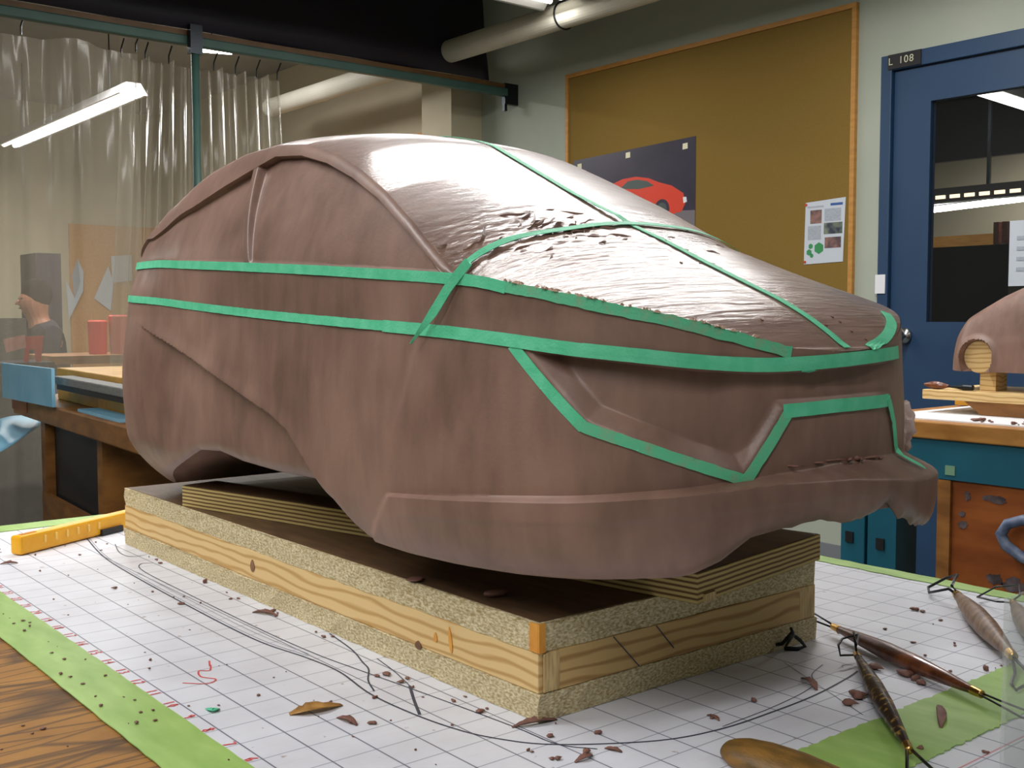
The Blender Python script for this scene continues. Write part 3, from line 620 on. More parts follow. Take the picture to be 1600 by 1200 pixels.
M['sticker'] = mat('pale mounting square', s2l(226,222,190), None, .6)
for k,(x,z) in enumerate(((-3.835,1.185),(-3.46,1.205),(-3.06,1.205))):
    flat([(x-.017,z-.014),(x+.017,z-.012),(x+.016,z+.017),(x-.016,z+.015)], .0022, M['sticker'], 'mounting_square', po, PO)
# white info sheet with pictures
sh = empty('info_sheet', (-2.23,YW-.014,.75), label='white printed sheet with small pictures pinned on the right of the cork board', cat='paper sheet')
SO = (-2.23,YW-.014,.75)
M['sheet'] = mat('info sheet paper', s2l(196,204,214), None, .6)
M['ink'] = mat('grey printed text', s2l(150,158,170), s2l(176,184,194), .6, 90, stretch=(1,1,8))
M['inkblue'] = mat('blue printed title', s2l(46,86,150), None, .6)
M['pica'] = mat('printed picture', s2l(70,60,66), s2l(150,110,100), .6, 30)
M['picb'] = mat('printed street picture', s2l(44,54,70), s2l(120,130,110), .6, 30)
M['green'] = mat('printed green logo', s2l(52,140,84), None, .6)
flat([(-2.342,.592),(-2.137,.598),(-2.128,.878),(-2.336,.868)], .0008, M['sheet'], 'sheet_paper', sh, SO)
def rect(x0,z0,x1,z1): return [(x0,z0),(x1,z0),(x1,z1),(x0,z1)]
flat(rect(-2.205,.846,-2.142,.857), .0012, M['inkblue'], 'title_line', sh, SO)
flat(rect(-2.325,.842,-2.24,.850), .0012, M['ink'], 'text_block', sh, SO)
flat(rect(-2.31,.772,-2.25,.832), .0012, M['pica'], 'small_picture', sh, SO)
flat(rect(-2.235,.778,-2.15,.834), .0012, M['ink'], 'text_block', sh, SO)
flat(rect(-2.238,.722,-2.142,.772), .0012, M['picb'], 'small_picture', sh, SO)
flat(rect(-2.322,.70,-2.252,.762), .0012, M['ink'], 'text_block', sh, SO)
flat(rect(-2.232,.66,-2.148,.708), .0012, M['pica'], 'small_picture', sh, SO)
for (x,z,r) in ((-2.262,.662,.023),(-2.306,.672,.011),(-2.314,.645,.013),(-2.30,.63,.009)):
    flat([(x+r*math.cos(a*PI/6)*(1+.15*(a%2)),z+r*math.sin(a*PI/6)*(1+.15*(a%2))) for a in range(12)], .0012, M['green'], 'green_leaf_logo', sh, SO)
for x,z in ((-2.333,.858),(-2.335,.603)): flat([(x+.006*math.cos(a*PI/5),z+.006*math.sin(a*PI/5)) for a in range(10)], .004, M['red'], 'push_pin', sh, SO, th=.004)

# pipe, rail, black sheeting, pole
pp = empty('ceiling_pipe', (-3.9,3.1,1.84), label='thick pale pipe running below the ceiling beside the cork board wall', cat='pipe')
PP = (-3.9,3.1,1.84)
ch(MB().tube([(-6.55,3.1,1.84),(2.5,3.1,1.84)], .062, 28), 'pipe_run', M['pipe'], pp, PP, smooth=False)
for x in (-3.42,-1.5,.6): ch(MB().tube([(x-.006,3.1+.066*math.cos(a),1.84+.066*math.sin(a)) for a in [2*PI*k/24 for k in range(25)]], .005, 6).tube([(x,3.1,1.9),(x,3.1,CE)], .004, 6), 'pipe_hanger', M['wire'], pp, PP)
rail = empty('curtain_rail', (-4.4,1.5,1.67), label='green steel curtain rail with a wooden strip spanning to the wall', cat='rail')
RO = (-4.4,1.5,1.67)
ch(MB().box((-4.42,-3.99,1.645),(-4.38,3.52,1.69)), 'rail_tube', M['railgreen'], rail, RO, bevel=.006)
ch(MB().box((-4.415,-3.99,1.69),(-4.385,3.5,1.715)), 'wooden_strip', M['darkoak'], rail, RO)
ch(MB().box((-4.415,3.50,1.60),(-4.385,3.599,1.72)).box((-4.41,3.50,1.56),(-4.39,3.52,1.60)), 'end_bracket', M['wire'], rail, RO)
pole = empty('support_pole', (-4.358,1.592,FL), label='thin green vertical pole standing in front of the plastic curtain', cat='pole')
MB().tube([(0,0,0),(0,0,1.645-FL)], .019, 16).build('pole_tube', M['railgreen'], pole, smooth=True)
MB().box((-.02,-.03,1.6-FL),(.02,.03,1.735-FL)).build('pole_clamp', M['wire'], pole)
MB().tube([(0,0,0),(0,0,.01)], .06, 20).build('base_plate', M['railgreen'], pole)
# black sheeting hung from the ceiling down to the rail
def sheet_grid(fn, nu_, nv_):
    v = []; 
    for j in range(nv_):
        for i in range(nu_): v.append(fn(i/(nu_-1), j/(nv_-1)))
    f = [(j*nu_+i, j*nu_+i+1, (j+1)*nu_+i+1, (j+1)*nu_+i) for j in range(nv_-1) for i in range(nu_-1)]
    return MB().add(v,f)
bs = sheet_grid(lambda u,v: (-4.385+.006*math.sin(u*60)+.004*math.sin(v*9+u*20), -3.9+(3.38+3.9)*u-.06*v*u, 1.717+(CE-.005-1.717)*v), 160, 8).build('black_sheeting', M['blackcloth'], None, smooth=True, label='black plastic sheeting hanging above the curtain rail', cat='plastic sheet')
bs.modifiers.new('solid','SOLIDIFY').thickness = .002
# clear vinyl curtains
def curtain(name, y0, y1, ztop, amp, freq, x, label, seed, zb=-.62, flare=.0):
    r = random.Random(seed); ph = [r.uniform(0,6.28) for _ in range(6)]
    nu_, nv_ = 240, 60
    def fn(u, v):
        y = y0+(y1-y0)*u; z = ztop-(ztop-zb)*v
        sc = .03*abs(math.sin(u*PI*freq/2.0)) # scalloped between the hooks
        z -= sc*(1-v)
        k = amp*(1-.35*v)
        dx = k*math.sin(u*2*PI*freq+ph[0]+1.2*math.sin(v*2.3+ph[1]))+.4*k*math.sin(u*2*PI*freq*2.3+ph[2]+v*3)+.15*k*math.sin(u*2*PI*freq*5.1+ph[3]+v*1.5+ph[4])
        dx += .3*k*math.sin(v*7+u*11+ph[5])
        return (x+dx, y+flare*v*(u-.5), z)
    root = empty(name, (x,(y0+y1)/2,ztop), label=label, cat='curtain')
    o = ch(sheet_grid(fn, nu_, nv_), 'vinyl_panel', M['vinyl'], root, (x,(y0+y1)/2,ztop), smooth=True)
    n = int(freq*.5)+1
    for k in range(n+1):
        yy = y0+(y1-y0)*min(1,k/n)
        ch(MB().tube([(x,yy,ztop-.02),(x,yy,ztop+.02),(x+.04,yy,1.66)], .004, 6), 'curtain_hook', M['wire'], root, (x,(y0+y1)/2,ztop))
curtain('vinyl_curtain', -1.2, 1.35, 1.615, .02, 9, -4.47, 'wide clear vinyl curtain hanging at the left before the lamp', 3)
curtain('vinyl_curtain', 1.31, 2.12, 1.60, .03, 13, -4.55, 'narrow pleated vinyl curtain gathered behind the green pole', 5, flare=.25)

# ceiling light fixtures
FIXLAB = ['ceiling light hung above the model between bench and cork board', 'ceiling light hung over the left side of the room', 'added fill light hung over the corner behind the viewer',
 'added weak fill light hung above the near right bench', 'ceiling light whose end shows at the top edge beside the pale pipe', 'long bright fluorescent light seen through the left vinyl curtain', 'fluorescent light deep in the far left room']
FX = [(a[0],a[1],a[2],a[3],a[4]) for a in FIX]
for (x,y,z,ln,ax),lab in zip(FX, FIXLAB):
    r_ = empty('fluorescent_light', (x,y,z), 0 if ax == 'x' else PI/2, label=lab, cat='ceiling light')
    h_ = ln/2; far = z < 1.9
    prof = [(-.09,-.035),(-.07,-.035),(-.04,.012),(.04,.012),(.07,-.035),(.09,-.035),(.045,.035),(-.045,.035)] if far else [(-.13,-.05),(-.11,-.05),(-.05,.015),(.05,.015),(.11,-.05),(.13,-.05),(.06,.045),(-.06,.045)]
    v = [(sx*h_,p,q) for sx in (-1,1) for p,q in prof]; n = len(prof)
    MB().add(v, [tuple(range(n)), tuple(range(2*n-1,n-1,-1))]+[(i,n+i,n+(i+1)%n,(i+1)%n) for i in range(n)]).build('housing', M['fixture'], r_)
    for s in (-1,1): MB().tube([(-h_+.02,s*.04,-.022),(h_-.02,s*.04,-.022)], .016 if not far else .019, 10).build('fluorescent_tube', M['tubefar' if far else 'tube'], r_, smooth=True)
    for s in (-.7,.7): MB().tube([(s*h_,0,.04),(s*h_,0,CE-z)], .004, 6).build('hanging_rod', M['wire'], r_)

p_ = Vector((-6.2391, 2.3914, 2.1000)); q_ = Vector((-6.1585, 2.6288, 2.1000))
r_ = empty('fluorescent_light', tuple((p_+q_)/2), math.atan2(q_.y-p_.y,q_.x-p_.x), label='short bright lamp glimpsed between rail and curtain beside the green pole', cat='ceiling light'); hl = (q_-p_).length/2
MB().tube([(-hl,0,0),(hl,0,0)], .026, 10).build('fluorescent_tube', M['tubefar'], r_, smooth=True)
MB().box((-hl,-.06,.03),(hl,.06,.07)).build('housing', M['fixture'], r_)
MB().tube([(0,0,.06),(0,0,CE-2.1)], .005, 6).build('hanging_rod', M['wire'], r_)
tube_or_fill_light((p_.x+q_.x)/2+.3, 1.9, 2.05, 1.2, 'y', 45)
# ---- room behind the door
dr = M['black']
lt = mat('glow', (1,1,1)); 
a = Vector((-3.7619, 7.0865, 1.1500)); b = Vector((-2.7303, 6.7580, 1.1500))
bk = empty('fluorescent_light', tuple((a+b)/2), math.atan2(b.y-a.y,b.x-a.x), label='long glowing strip light seen through the door window', cat='ceiling light')
L_ = (b-a).length/2
MB().tube([(-L_,0,0),(L_,0,0)], .022, 10).build('fluorescent_tube', M['tubefar'], bk, smooth=True)
MB().box((-L_,-.06,.03),(L_,.06,.09)).build('housing', M['black'], bk)
MB().tube([(0,0,.08),(0,0,CE-1.15)], .006, 6).build('hanging_rod', M['wire'], bk)
a = Vector((-2.7316, 5.7878, 1.7000)); b = Vector((-2.8227, 6.9230, 1.7000))
bk = empty('fluorescent_light', tuple((a+b)/2), math.atan2(b.y-a.y,b.x-a.x), label='white strip light slanting across the top of the door window', cat='ceiling light')
L_ = (b-a).length/2
MB().tube([(-L_,0,0),(L_,0,0)], .02, 10).build('fluorescent_tube', M['tube'], bk, smooth=True)
MB().box((-L_,-.05,.03),(L_,.05,.09)).build('housing', M['fixture'], bk)
MB().tube([(0,0,.08),(0,0,CE-1.7)], .006, 6).build('hanging_rod', M['wire'], bk)
structure('darkening_slab', MB().box((-6,7.25,1.52),(2.9,7.3,CE)), M['black']); tube_or_fill_light(-2.5, 8.2, 1.9, 2.2, 'x', 70); tube_or_fill_light(-3.2, 5.6, 1.9, 2.2, 'x', 14)  # added black slab darkens the far room above; unseen fill lights brighten its wall
M['dimlamp'] = emit('warm louvre lamp', (1,.8,.55), 1.5)
p0 = Vector((-3.4081, 6.6000, 1.1744)); p1 = Vector((-2.7737, 6.6000, 1.1925))
tr_ = empty('track_light', tuple((p0+p1)/2), label='dark lamp track with a row of small lit slots beyond the door', cat='ceiling light')
c_ = (p0+p1)/2
def rel(p): return Vector(p)-c_
dirv = (p1-p0)
ch(MB().box((p0.x-.6,6.6,c_.z-.035),(p1.x+.6,6.7,c_.z+.06)), 'track_body', M['black'], tr_, tuple(c_))
for k in range(7):
    q = p0+dirv*(k/6.0); ch(MB().box((q.x-.035,6.59,c_.z-.014),(q.x+.035,6.6,c_.z+.01)), 'lamp_slot', M['dimlamp'], tr_, tuple(c_))
ch(MB().box((c_.x-.01,6.64,c_.z+.05),(c_.x+.01,6.66,CE)), 'hanging_rod', M['wire'], tr_, tuple(c_))
# dark ceiling grid beyond the door
structure('trim_1', MB().box((-4.7,3.75,1.62),(2.9,4.6,1.70)).box((-4.7,5.2,1.95),(2.9,6.2,2.02)), M['black'])
# black cabinet and brown panel behind the glass
A = (-2.7171, 5.2000, 0.7438); B_ = (-2.2065, 5.2000, 0.7195)
sbox('black_cabinet', (A[0]-.3,5.2,FL), (B_[0],5.7,A[2]), M['black'], label='tall black cabinet behind the door window', cat='cabinet')
A = (-3.4770, 6.4000, 0.8955); B_ = (-2.9804, 6.4000, 0.8683)
sbox('wooden_screen', (A[0]-.3,6.4,FL), (B_[0]+.06,6.46,A[2]), M['oak'], label='brown wooden screen behind the black cabinet', cat='screen')
A = (-2.2480, 5.1500, 0.7298); B_ = (-2.1794, 5.1500, 0.7769)
sbox('red_card', (A[0],5.3,A[2]+.002), (B_[0]+.02,5.31,B_[2]+.01), M['red'], label='pinkish red card standing on the black cabinet', cat='card')
for k,px in enumerate((1,2)):
    A = [(-2.3488, 5.3000, 0.8069), (-2.3019, 5.3000, 0.8077)][k]
    sbox('red_cup', (A[0],5.3,A[2]-.055), (A[0]+.03,5.34,A[2]+.065), M['pink'], label=['left of the two dull red tubs on the black cabinet','right of the two dull red tubs on the black cabinet'][k], cat='tub')
# notice taped on the door glass
nt_ = empty('door_notice', (-1.33,YW-.0,.75), label='pale notice taped on the glass of the blue door', cat='paper sheet')
A = (-1.4079, 3.6000, 0.7271); B_ = (-1.4011, 3.6000, 0.4750)
ch(MB().box((A[0],YW+.015,B_[2]),(A[0]+.2,YW+.018,A[2])), 'notice_paper', M['sheet'], nt_, (-1.33,YW,.75))
for k in range(4): ch(MB().box((A[0]+.03,YW+.013,A[2]-.075-.04*k),(A[0]+.17,YW+.0145,A[2]-.06-.04*k)), 'text_line', M['ink'], nt_, (-1.33,YW,.75))

# =============== the near table ===============
tb = empty('work_table', (-.4,.15,FL), label='large near work table with a scratched brown wooden top', cat='table')
TO = (-.4,.15,FL)
ch(MB().box((-1.30,-.50,-.045),(.62,.775,-.0012)), 'table_top', M['table'], tb, TO, bevel=.003)
for x in (-1.2,.52):
    for y in (-.42,.69): ch(MB().box((x-.04,y-.04,FL),(x+.04,y+.04,-.045)), 'leg', M['benchwood'], tb, TO)
ch(MB().box((-1.22,-.44,-.14),(.54,-.41,-.045)).box((-1.22,.68,-.14),(.54,.71,-.045)).box((-1.22,-.42,-.14),(-1.19,.70,-.045)).box((.51,-.42,-.14),(.54,.70,-.045)), 'apron', M['benchwood'], tb, TO)
gp = MB().box((-1.235,-.242,-.0011),(.60,.765,0)).build('grid_paper', M['paper'], None, label='white gridded paper sheet covering the near table', cat='paper')
# drawn plan of the car in pencil and the red figures
def stroke(pts, wd, z=.0003, closed=False):
    P = [Vector((p[0],p[1],z)) for p in pts]; v = []; N = len(P)
    for i,p in enumerate(P):
        t = (P[min(i+1,N-1)]-P[max(i-1,0)]); t.z = 0; t.normalize(); n = Vector((-t.y,t.x,0))*wd/2; v += [p+n, p-n]
    return v, [(2*i,2*i+1,2*i+3,2*i+2) for i in range(N-1)]
M['pencil'] = mat('pencil line', s2l(62,66,80), None, .6); M['pencillight'] = mat('faint pencil line', s2l(150,152,166), None, .6)
M['redpen'] = mat('red pen', s2l(214,84,84), None, .6)
def curve2(pts, n=10):
    P = [np.array(p,float) for p in pts]; PP = [2*P[0]-P[1]]+P+[2*P[-1]-P[-2]]; o = []
    for i in range(1,len(PP)-2):
        a,b,c,d = PP[i-1:i+3]
        for t in np.linspace(0,1,n,endpoint=False): o.append(.5*((2*b)+(c-a)*t+(2*a-5*b+4*c-d)*t*t+(3*b-a-3*c+d)*t**3))
    return o+[P[-1]]
main = [(-1.111,-.029),(-.945,-.058),(-.807,-.069),(-.569,-.077),(-.394,-.078),(-.30,-.066),(-.237,-.063),(-.16,-.074),(-.086,-.072),(-.03,-.063),(.006,-.049),(.039,-.027),(.072,.015),(.099,.064),(.111,.118),(.113,.177),(.111,.247),(.102,.312),(.095,.345)]
draws = [(main,.0022,'pencil'),([(x-.004,y+.0045) for x,y in main[:6]],.0012,'pencillight'),([(-1.017,-.013),(-.95,-.03),(-.908,-.028),(-.906,-.004)],.0014,'pencil'),
 ([(-.844,-.018),(-.85,-.035),(-.801,-.049),(-.63,-.053),(-.419,-.055),(-.307,-.052),(-.234,-.045),(-.136,-.034),(-.01,-.022),(.045,-.019),(.075,.0)],.0015,'pencil'),
 ([(-.80,-.058),(-.60,-.064),(-.42,-.066),(-.31,-.058)],.0010,'pencillight'),
 ([(-.363,-.002),(-.295,-.014),(-.25,-.028),(-.225,-.036),(-.195,-.055),(-.165,-.067)],.0018,'pencil'),
 ([(-.156,-.032),(-.119,-.052),(-.085,-.069)],.0030,'pencil'),([(-.25,-.01),(-.20,-.02),(-.156,-.032)],.0012,'pencil'),
 ([(.06,.335),(.072,.30),(.094,.27),(.105,.20),(.108,.12)],.0009,'pencil'),([(.03,.31),(.13,.26),(.17,.24)],.0007,'pencil')]
for i,(p,wd,m) in enumerate(draws):
    v,f = stroke(curve2(p), wd, .0003+.00002*i); MB().add(v,f).build('drawn_outline', M[m], gp)
DIG = {'1':[[(0,-.5),(0,.5)]],'2':[[(-.4,.3),(0,.5),(.35,.25),(-.4,-.5),(.4,-.5)]],'3':[[(-.35,.45),(.3,.4),(-.05,.05),(.35,-.2),(-.3,-.5)]],'4':[[(.2,-.5),(.2,.5),(-.4,-.1),(.45,-.1)]],'5':[[(.35,.5),(-.3,.5),(-.3,.05),(.3,0),(.2,-.45),(-.35,-.45)]],
 '6':[[(.25,.5),(-.3,0),(-.2,-.45),(.25,-.4),(.25,-.05),(-.3,-.1)]],'7':[[(-.35,.5),(.35,.5),(-.1,-.5)]],'8':[[(0,0),(-.3,.3),(0,.5),(.3,.3),(0,0),(-.35,-.3),(0,-.5),(.35,-.3),(0,0)]],'9':[[(.3,.2),(-.1,.05),(-.3,.3),(0,.5),(.3,.3),(.2,-.5)]],'0':[[(0,.5),(-.3,0),(0,-.5),(.3,0),(0,.5)]]}
for k in range(24):
    cx = .041-.0415*(k+3)-.005; s = str(k+6)
    v_, f_ = [], []
    mbn = MB()
    for q,chh in enumerate(s):
        for st in DIG[chh]: v,f = stroke([(cx+(q-.5*(len(s)-1))*.009+a*.007, -.2325+b*.0105) for a,b in st], .0021, .0004); mbn.add(v,f)
    mbn.build('red_numeral', M['redpen'], gp)
for st in ([(-.34,-.155),(-.325,-.163),(-.33,-.172),(-.312,-.178),(-.295,-.17),(-.288,-.182),(-.305,-.20)],[(-.355,-.150),(-.338,-.157)]):
    v,f = stroke(curve2(st), .0018, .0004); MB().add(v,f).build('red_scribble', M['redpen'], gp)
# lime tape strips
def tape_strip(x0,y0,x1,y1,label,seed,edge=.0006,z=.0002,ragged=None):
    r = random.Random(seed); n = 90; lx = (x1-x0) > (y1-y0); v = []
    for i in range(n+1):
        t = i/n; j1, j2 = r.uniform(-edge,edge), r.uniform(-edge,edge)
        if lx: v += [(x0+(x1-x0)*t, y0+j1, z),(x0+(x1-x0)*t, y1+j2, z)]
        else: v += [(x1+j1, y0+(y1-y0)*t, z),(x0+j2, y0+(y1-y0)*t, z)]
    f = [(2*i,2*i+2,2*i+3,2*i+1) for i in range(n)]
    o = MB().add(v,f).build('lime_tape', M['lime'], None, label=label, cat='tape'); s = o.modifiers.new('solid','SOLIDIFY'); s.thickness = .0009; s.offset = -1; return o
tape_strip(-1.26,-.296,.35,-.239,'lime green tape strip along the near left edge of the grid paper',1,z=.0012)
tape_strip(-1.28,.742,.45,.774,'lime green tape strip along the far edge of the grid paper',2,z=.0012,edge=.002)
tape_strip(-1.290,-.24,-1.235,.742,'lime green tape strip across the far left end of the table',3,z=.0012,edge=.0005)
tape_strip(.184,.06,.262,.492,'wide lime green tape patch under the sculpting tools on the right',4,z=.0014,edge=.0016)

# wooden base
wb = empty('model_platform', (-.5,.2,0), label='rectangular layered wooden base of pine and particleboard under the clay car', cat='wooden base')
BO = (-.5,.2,0); L_ = 1.009; W_ = .407
def rough_slab(x0,y0,z0,x1,y1,z1,seed,j=.0012,nx=60,ny=26):
    # slab with slightly chipped vertical faces
    r = random.Random(seed); pr = []
    for i in range(nx): pr.append((x0+(x1-x0)*i/nx, y0))
    for i in range(ny): pr.append((x1, y0+(y1-y0)*i/ny))
    for i in range(nx): pr.append((x1-(x1-x0)*i/nx, y1))
    for i in range(ny): pr.append((x0, y1-(y1-y0)*i/ny))
    cx, cy = (x0+x1)/2, (y0+y1)/2; n = len(pr); v = []; zs = [z0, z0+(z1-z0)*.5, z1-.001, z1]
    for z in zs:
        for p in pr: v.append((p[0]+r.uniform(-j,j)*(1 if p[1] in (y0,y1) else 1), p[1]+r.uniform(-j,j), z))
    f = [tuple(range(n-1,-1,-1)), tuple(range(3*n,4*n))]
    for k in range(3): f += [(k*n+i, k*n+(i+1)%n, (k+1)*n+(i+1)%n, (k+1)*n+i) for i in range(n)]
    return MB().add(v,f)
ch(rough_slab(-L_,0,.0003,0,W_,.0255,1), 'particleboard_sheet', M['chip'], wb, BO)
ch(rough_slab(-L_+.001,0.001,.0625,-.001,W_-.002,.0893,2), 'particleboard_sheet', M['chip'], wb, BO)
ch(MB().box((-L_+.004,.004,.0893),(-.004,W_-.004,.09)), 'hardboard_face', M['darkboard'], wb, BO)
px_ = lambda a,b,nm,m: ch(MB().box(a,b), nm, m, wb, BO, bevel=.0008)
px_((-L_+.0005,.001,.0258),(-.002,.024,.0622),'pine_board',M['pinex'])
px_((-.0185,.0245,.0258),(0,W_-.03,.0622),'pine_board',M['piney'])
px_((-L_+.0005,W_-.0295,.0258),(-.001,W_-.001,.0622),'pine_board',M['pineend'])
px_((-L_+.001,.0245,.0258),(-L_+.0195,W_-.03,.0622),'pine_board',M['piney'])
px_((-.001,.0055,.0262),(.0006,.0245,.0618),'end_grain',M['pineend'])
# knots, resin streaks and an amber stained corner
M['knot'] = mat('dark pine knot', s2l(104,70,44), s2l(140,98,62), .5, 60); M['resin'] = mat('amber resin streak', s2l(206,134,40), s2l(222,156,60), .35, 40)
def blob_xz(cx, cz, rx, rz, m, nm, y=-.0004, tilt=0):
    v = []; n = 14
    for dy in (0, -.0006):
        for k in range(n):
            a = 2*PI*k/n; x = rx*math.cos(a)*(1-.5*max(0,math.sin(a))); z = rz*math.sin(a); v.append((cx+x*math.cos(tilt)-z*math.sin(tilt), y+dy, cz+x*math.sin(tilt)+z*math.cos(tilt)))
    return ch(MB().add(v,[tuple(range(n-1,-1,-1)), tuple(range(n,2*n))]+[(i,(i+1)%n,n+(i+1)%n,n+i) for i in range(n)]), nm, m, wb, BO)
for px,py in ((394,884),(653,1008)):
    q = {394:(-0.5604, 0.0000, 0.0433),653:(-0.1884, 0.0000, 0.0270)}[px]; blob_xz(q[0], q[2], .006, .0045 if px==653 else .008, M['knot'], 'knot', y=.0006)
for q,rz_,t in (((-0.1331, 0.0000, 0.0449),.013,.15),((-0.1580, 0.0000, 0.0418),.005,.1)): blob_xz(q[0], q[2], .0028, rz_, M['resin'], 'resin_streak', y=.0006, tilt=t)
ch(MB().box((-.012,-.0008,.0632),(-.0005,.0015,.0890)).box((-.001,-.0006,.0632),(.0012,.007,.0890)), 'stained_corner', M['resin'], wb, BO)
# pencilled lines on the short side
for (a,b) in (((0.0006, 0.0907, 0.0645),(0.0006, 0.1250, 0.0241)),((0.0006, 0.1485, 0.0627),(0.0006, 0.1732, 0.0353)),):
    ch(MB().tube([(.0012,a[1],min(a[2],.0615)),(.0012,b[1],max(b[2],.027))], .0006, 5), 'pencil_mark', M['pencil'], wb, BO)
# plywood risers between base and clay
def ply(name, x, y, z, lx, ly, lz, rz, label):
    r = empty(name, (x,y,z), rz, label=label, cat='plywood')
    MB().box((0,0,0),(lx,ly,lz)).build('plywood_layers', M['plywood'], r, bevel=.0006)
    MB().box((.002,.002,lz),(lx-.002,ly-.002,lz+.0006)).build('face_veneer', M['darkboard'], r); return r
ply('plywood_strip', -.786, .003, .0902, .50, .06, .029, math.radians(13), 'long plywood strip under the rear flank of the clay car')
rb = empty('plywood_block', (.046,.156,.0902), math.radians(9.5), label='stacked plywood block under the nose of the clay car', cat='plywood')
MB().box((-.30,0,0),(0,.255,.0285)).build('plywood_layers', M['plywood'], rb, bevel=.0006)
MB().box((-.298,.002,.0285),(-.002,.253,.0291)).build('face_veneer', M['darkboard'], rb)
MB().box((-.002,.010,.001),(.0022,.03,.008)).build('chipped_splinter', M['pineend'], rb)
ply('plywood_stack', -.70, .20, .0902, .36, .10, .072, math.radians(4), 'taller plywood stack set further under the clay car')

# crumbs of clay
def crumb_mesh(seed, kind):
    r = random.Random(seed); bm_ = bmesh.new(); bmesh.ops.create_icosphere(bm_, subdivisions=2, radius=1)
    ax = [r.uniform(.6,1.5), r.uniform(.5,1), r.uniform(.35,.8)]
    for v in bm_.verts:
        n = 1+.35*math.sin(v.co.x*3+seed)+.25*math.sin(v.co.y*4.3+seed*2)*math.cos(v.co.z*3); v.co = Vector((v.co.x*ax[0]*n, v.co.y*ax[1]*n, v.co.z*ax[2]*n))
    lo = min(v.co.z for v in bm_.verts)
    for v in bm_.verts: v.co.z -= lo*.9
    me = bpy.data.meshes.new('clay_crumb'); bm_.to_mesh(me); bm_.free(); me.materials.append(M['crumb']); me.shade_smooth(); return me
M['paleflake'] = mat('pale clay flake', s2l(150,118,100), s2l(178,150,130), .5, 60)
CM = [crumb_mesh(k,0) for k in range(7)]
rc = random.Random(11)
def crumb(x,y,z,s,label,group,name='clay_crumb'):
    o = bpy.data.objects.new(name, CM[rc.randrange(7)]); link(o); o.location = (x,y,z+.0002); o.scale = (s,s,s*rc.uniform(.6,1)); o.rotation_euler = (0,0,rc.uniform(0,6.3)); tag(o,label,'clay crumb',group); return o
spots = []
G1 = 'clay crumbs strewn over the grid paper'
seen = [(-0.5768, -0.0227, 0.0000),(-0.7279, -0.1173, 0.0000),(-0.5925, -0.0814, 0.0000),(-0.1637, -0.1466, 0.0000),(-0.1069, -0.1279, 0.0000),(-0.0924, -0.1151, 0.0000),(-0.0769, -0.1434, 0.0000),(-0.0943, -0.0248, 0.0000),(-0.1701, -0.0340, 0.0000),(-0.1733, -0.0228, 0.0000),(-0.1496, -0.0328, 0.0000),(-0.0556, -0.0228, -0.0000),(0.0095, 0.0114, 0.0000),(0.0306, -0.0124, 0.0000),(0.0507, 0.0236, 0.0000),(0.0834, 0.0077, 0.0000),(0.0759, -0.0143, 0.0000),(0.0707, -0.0393, 0.0000),(0.0416, -0.0475, 0.0000),(0.0668, -0.0441, 0.0000),(0.0855, 0.1914, 0.0000),(0.0888, 0.1278, 0.0000),(0.0286, 0.4996, 0.0000),(0.0159, 0.6014, 0.0000),(0.0046, 0.6017, 0.0000),(0.1131, 0.5009, 0.0000),(0.0493, 0.5839, 0.0000),(0.0778, 0.4767, -0.0000),(0.1554, 0.4148, 0.0000),(0.1763, 0.4468, 0.0000),(0.0036, 0.4449, 0.0000),(0.2841, 0.2415, 0.0000),(0.2459, 0.2057, 0.0000),(-0.1990, -0.0416, 0.0000),(-0.3711, 0.0053, 0.0000),(-0.3547, -0.0148, 0.0000),(-0.1962, -0.0321, 0.0000),(-0.1482, -0.0766, 0.0000),(-0.6815, -0.0109, 0.0000),(-1.0092, -0.1363, 0.0000),(-0.9661, -0.0840, 0.0000),(-0.8949, -0.1631, 0.0000)]
for q in seen: crumb(q[0],q[1],0,rc.uniform(.0016,.0042),'small brown clay crumb lying on the white grid paper',G1)
for k in range(46):
    x = rc.uniform(-1.1,.1); y = rc.uniform(-.225,-.02)
    crumb(x,y,0,rc.uniform(.0006,.0018),'small brown clay crumb lying on the white grid paper',G1)
for k in range(16):
    crumb(rc.uniform(.02,.3),rc.uniform(.42,.7),0,rc.uniform(.0007,.0018),'small brown clay crumb lying on the white grid paper',G1)
for k in range(14):
    x = rc.uniform(-.9,-.05); crumb(x,-.006-rc.uniform(0,.008),0,rc.uniform(.0015,.003),'small brown clay crumb at the foot of the wooden base','clay crumbs along the foot of the base')
for k in range(30):
    crumb(rc.uniform(-.7,.1),rc.uniform(-.29,-.245),.0012,rc.uniform(.0006,.0022),'dark clay crumb on the near lime green tape strip','clay crumbs on the near lime tape')
for k in range(14):
    crumb(rc.uniform(-.5,-.05),rc.uniform(-.40,-.31),0-.0012,rc.uniform(.0008,.0022),'dark clay crumb on the bare brown table top','clay crumbs on the bare table top')
q = (0.1505, 0.3473, 0.0000)
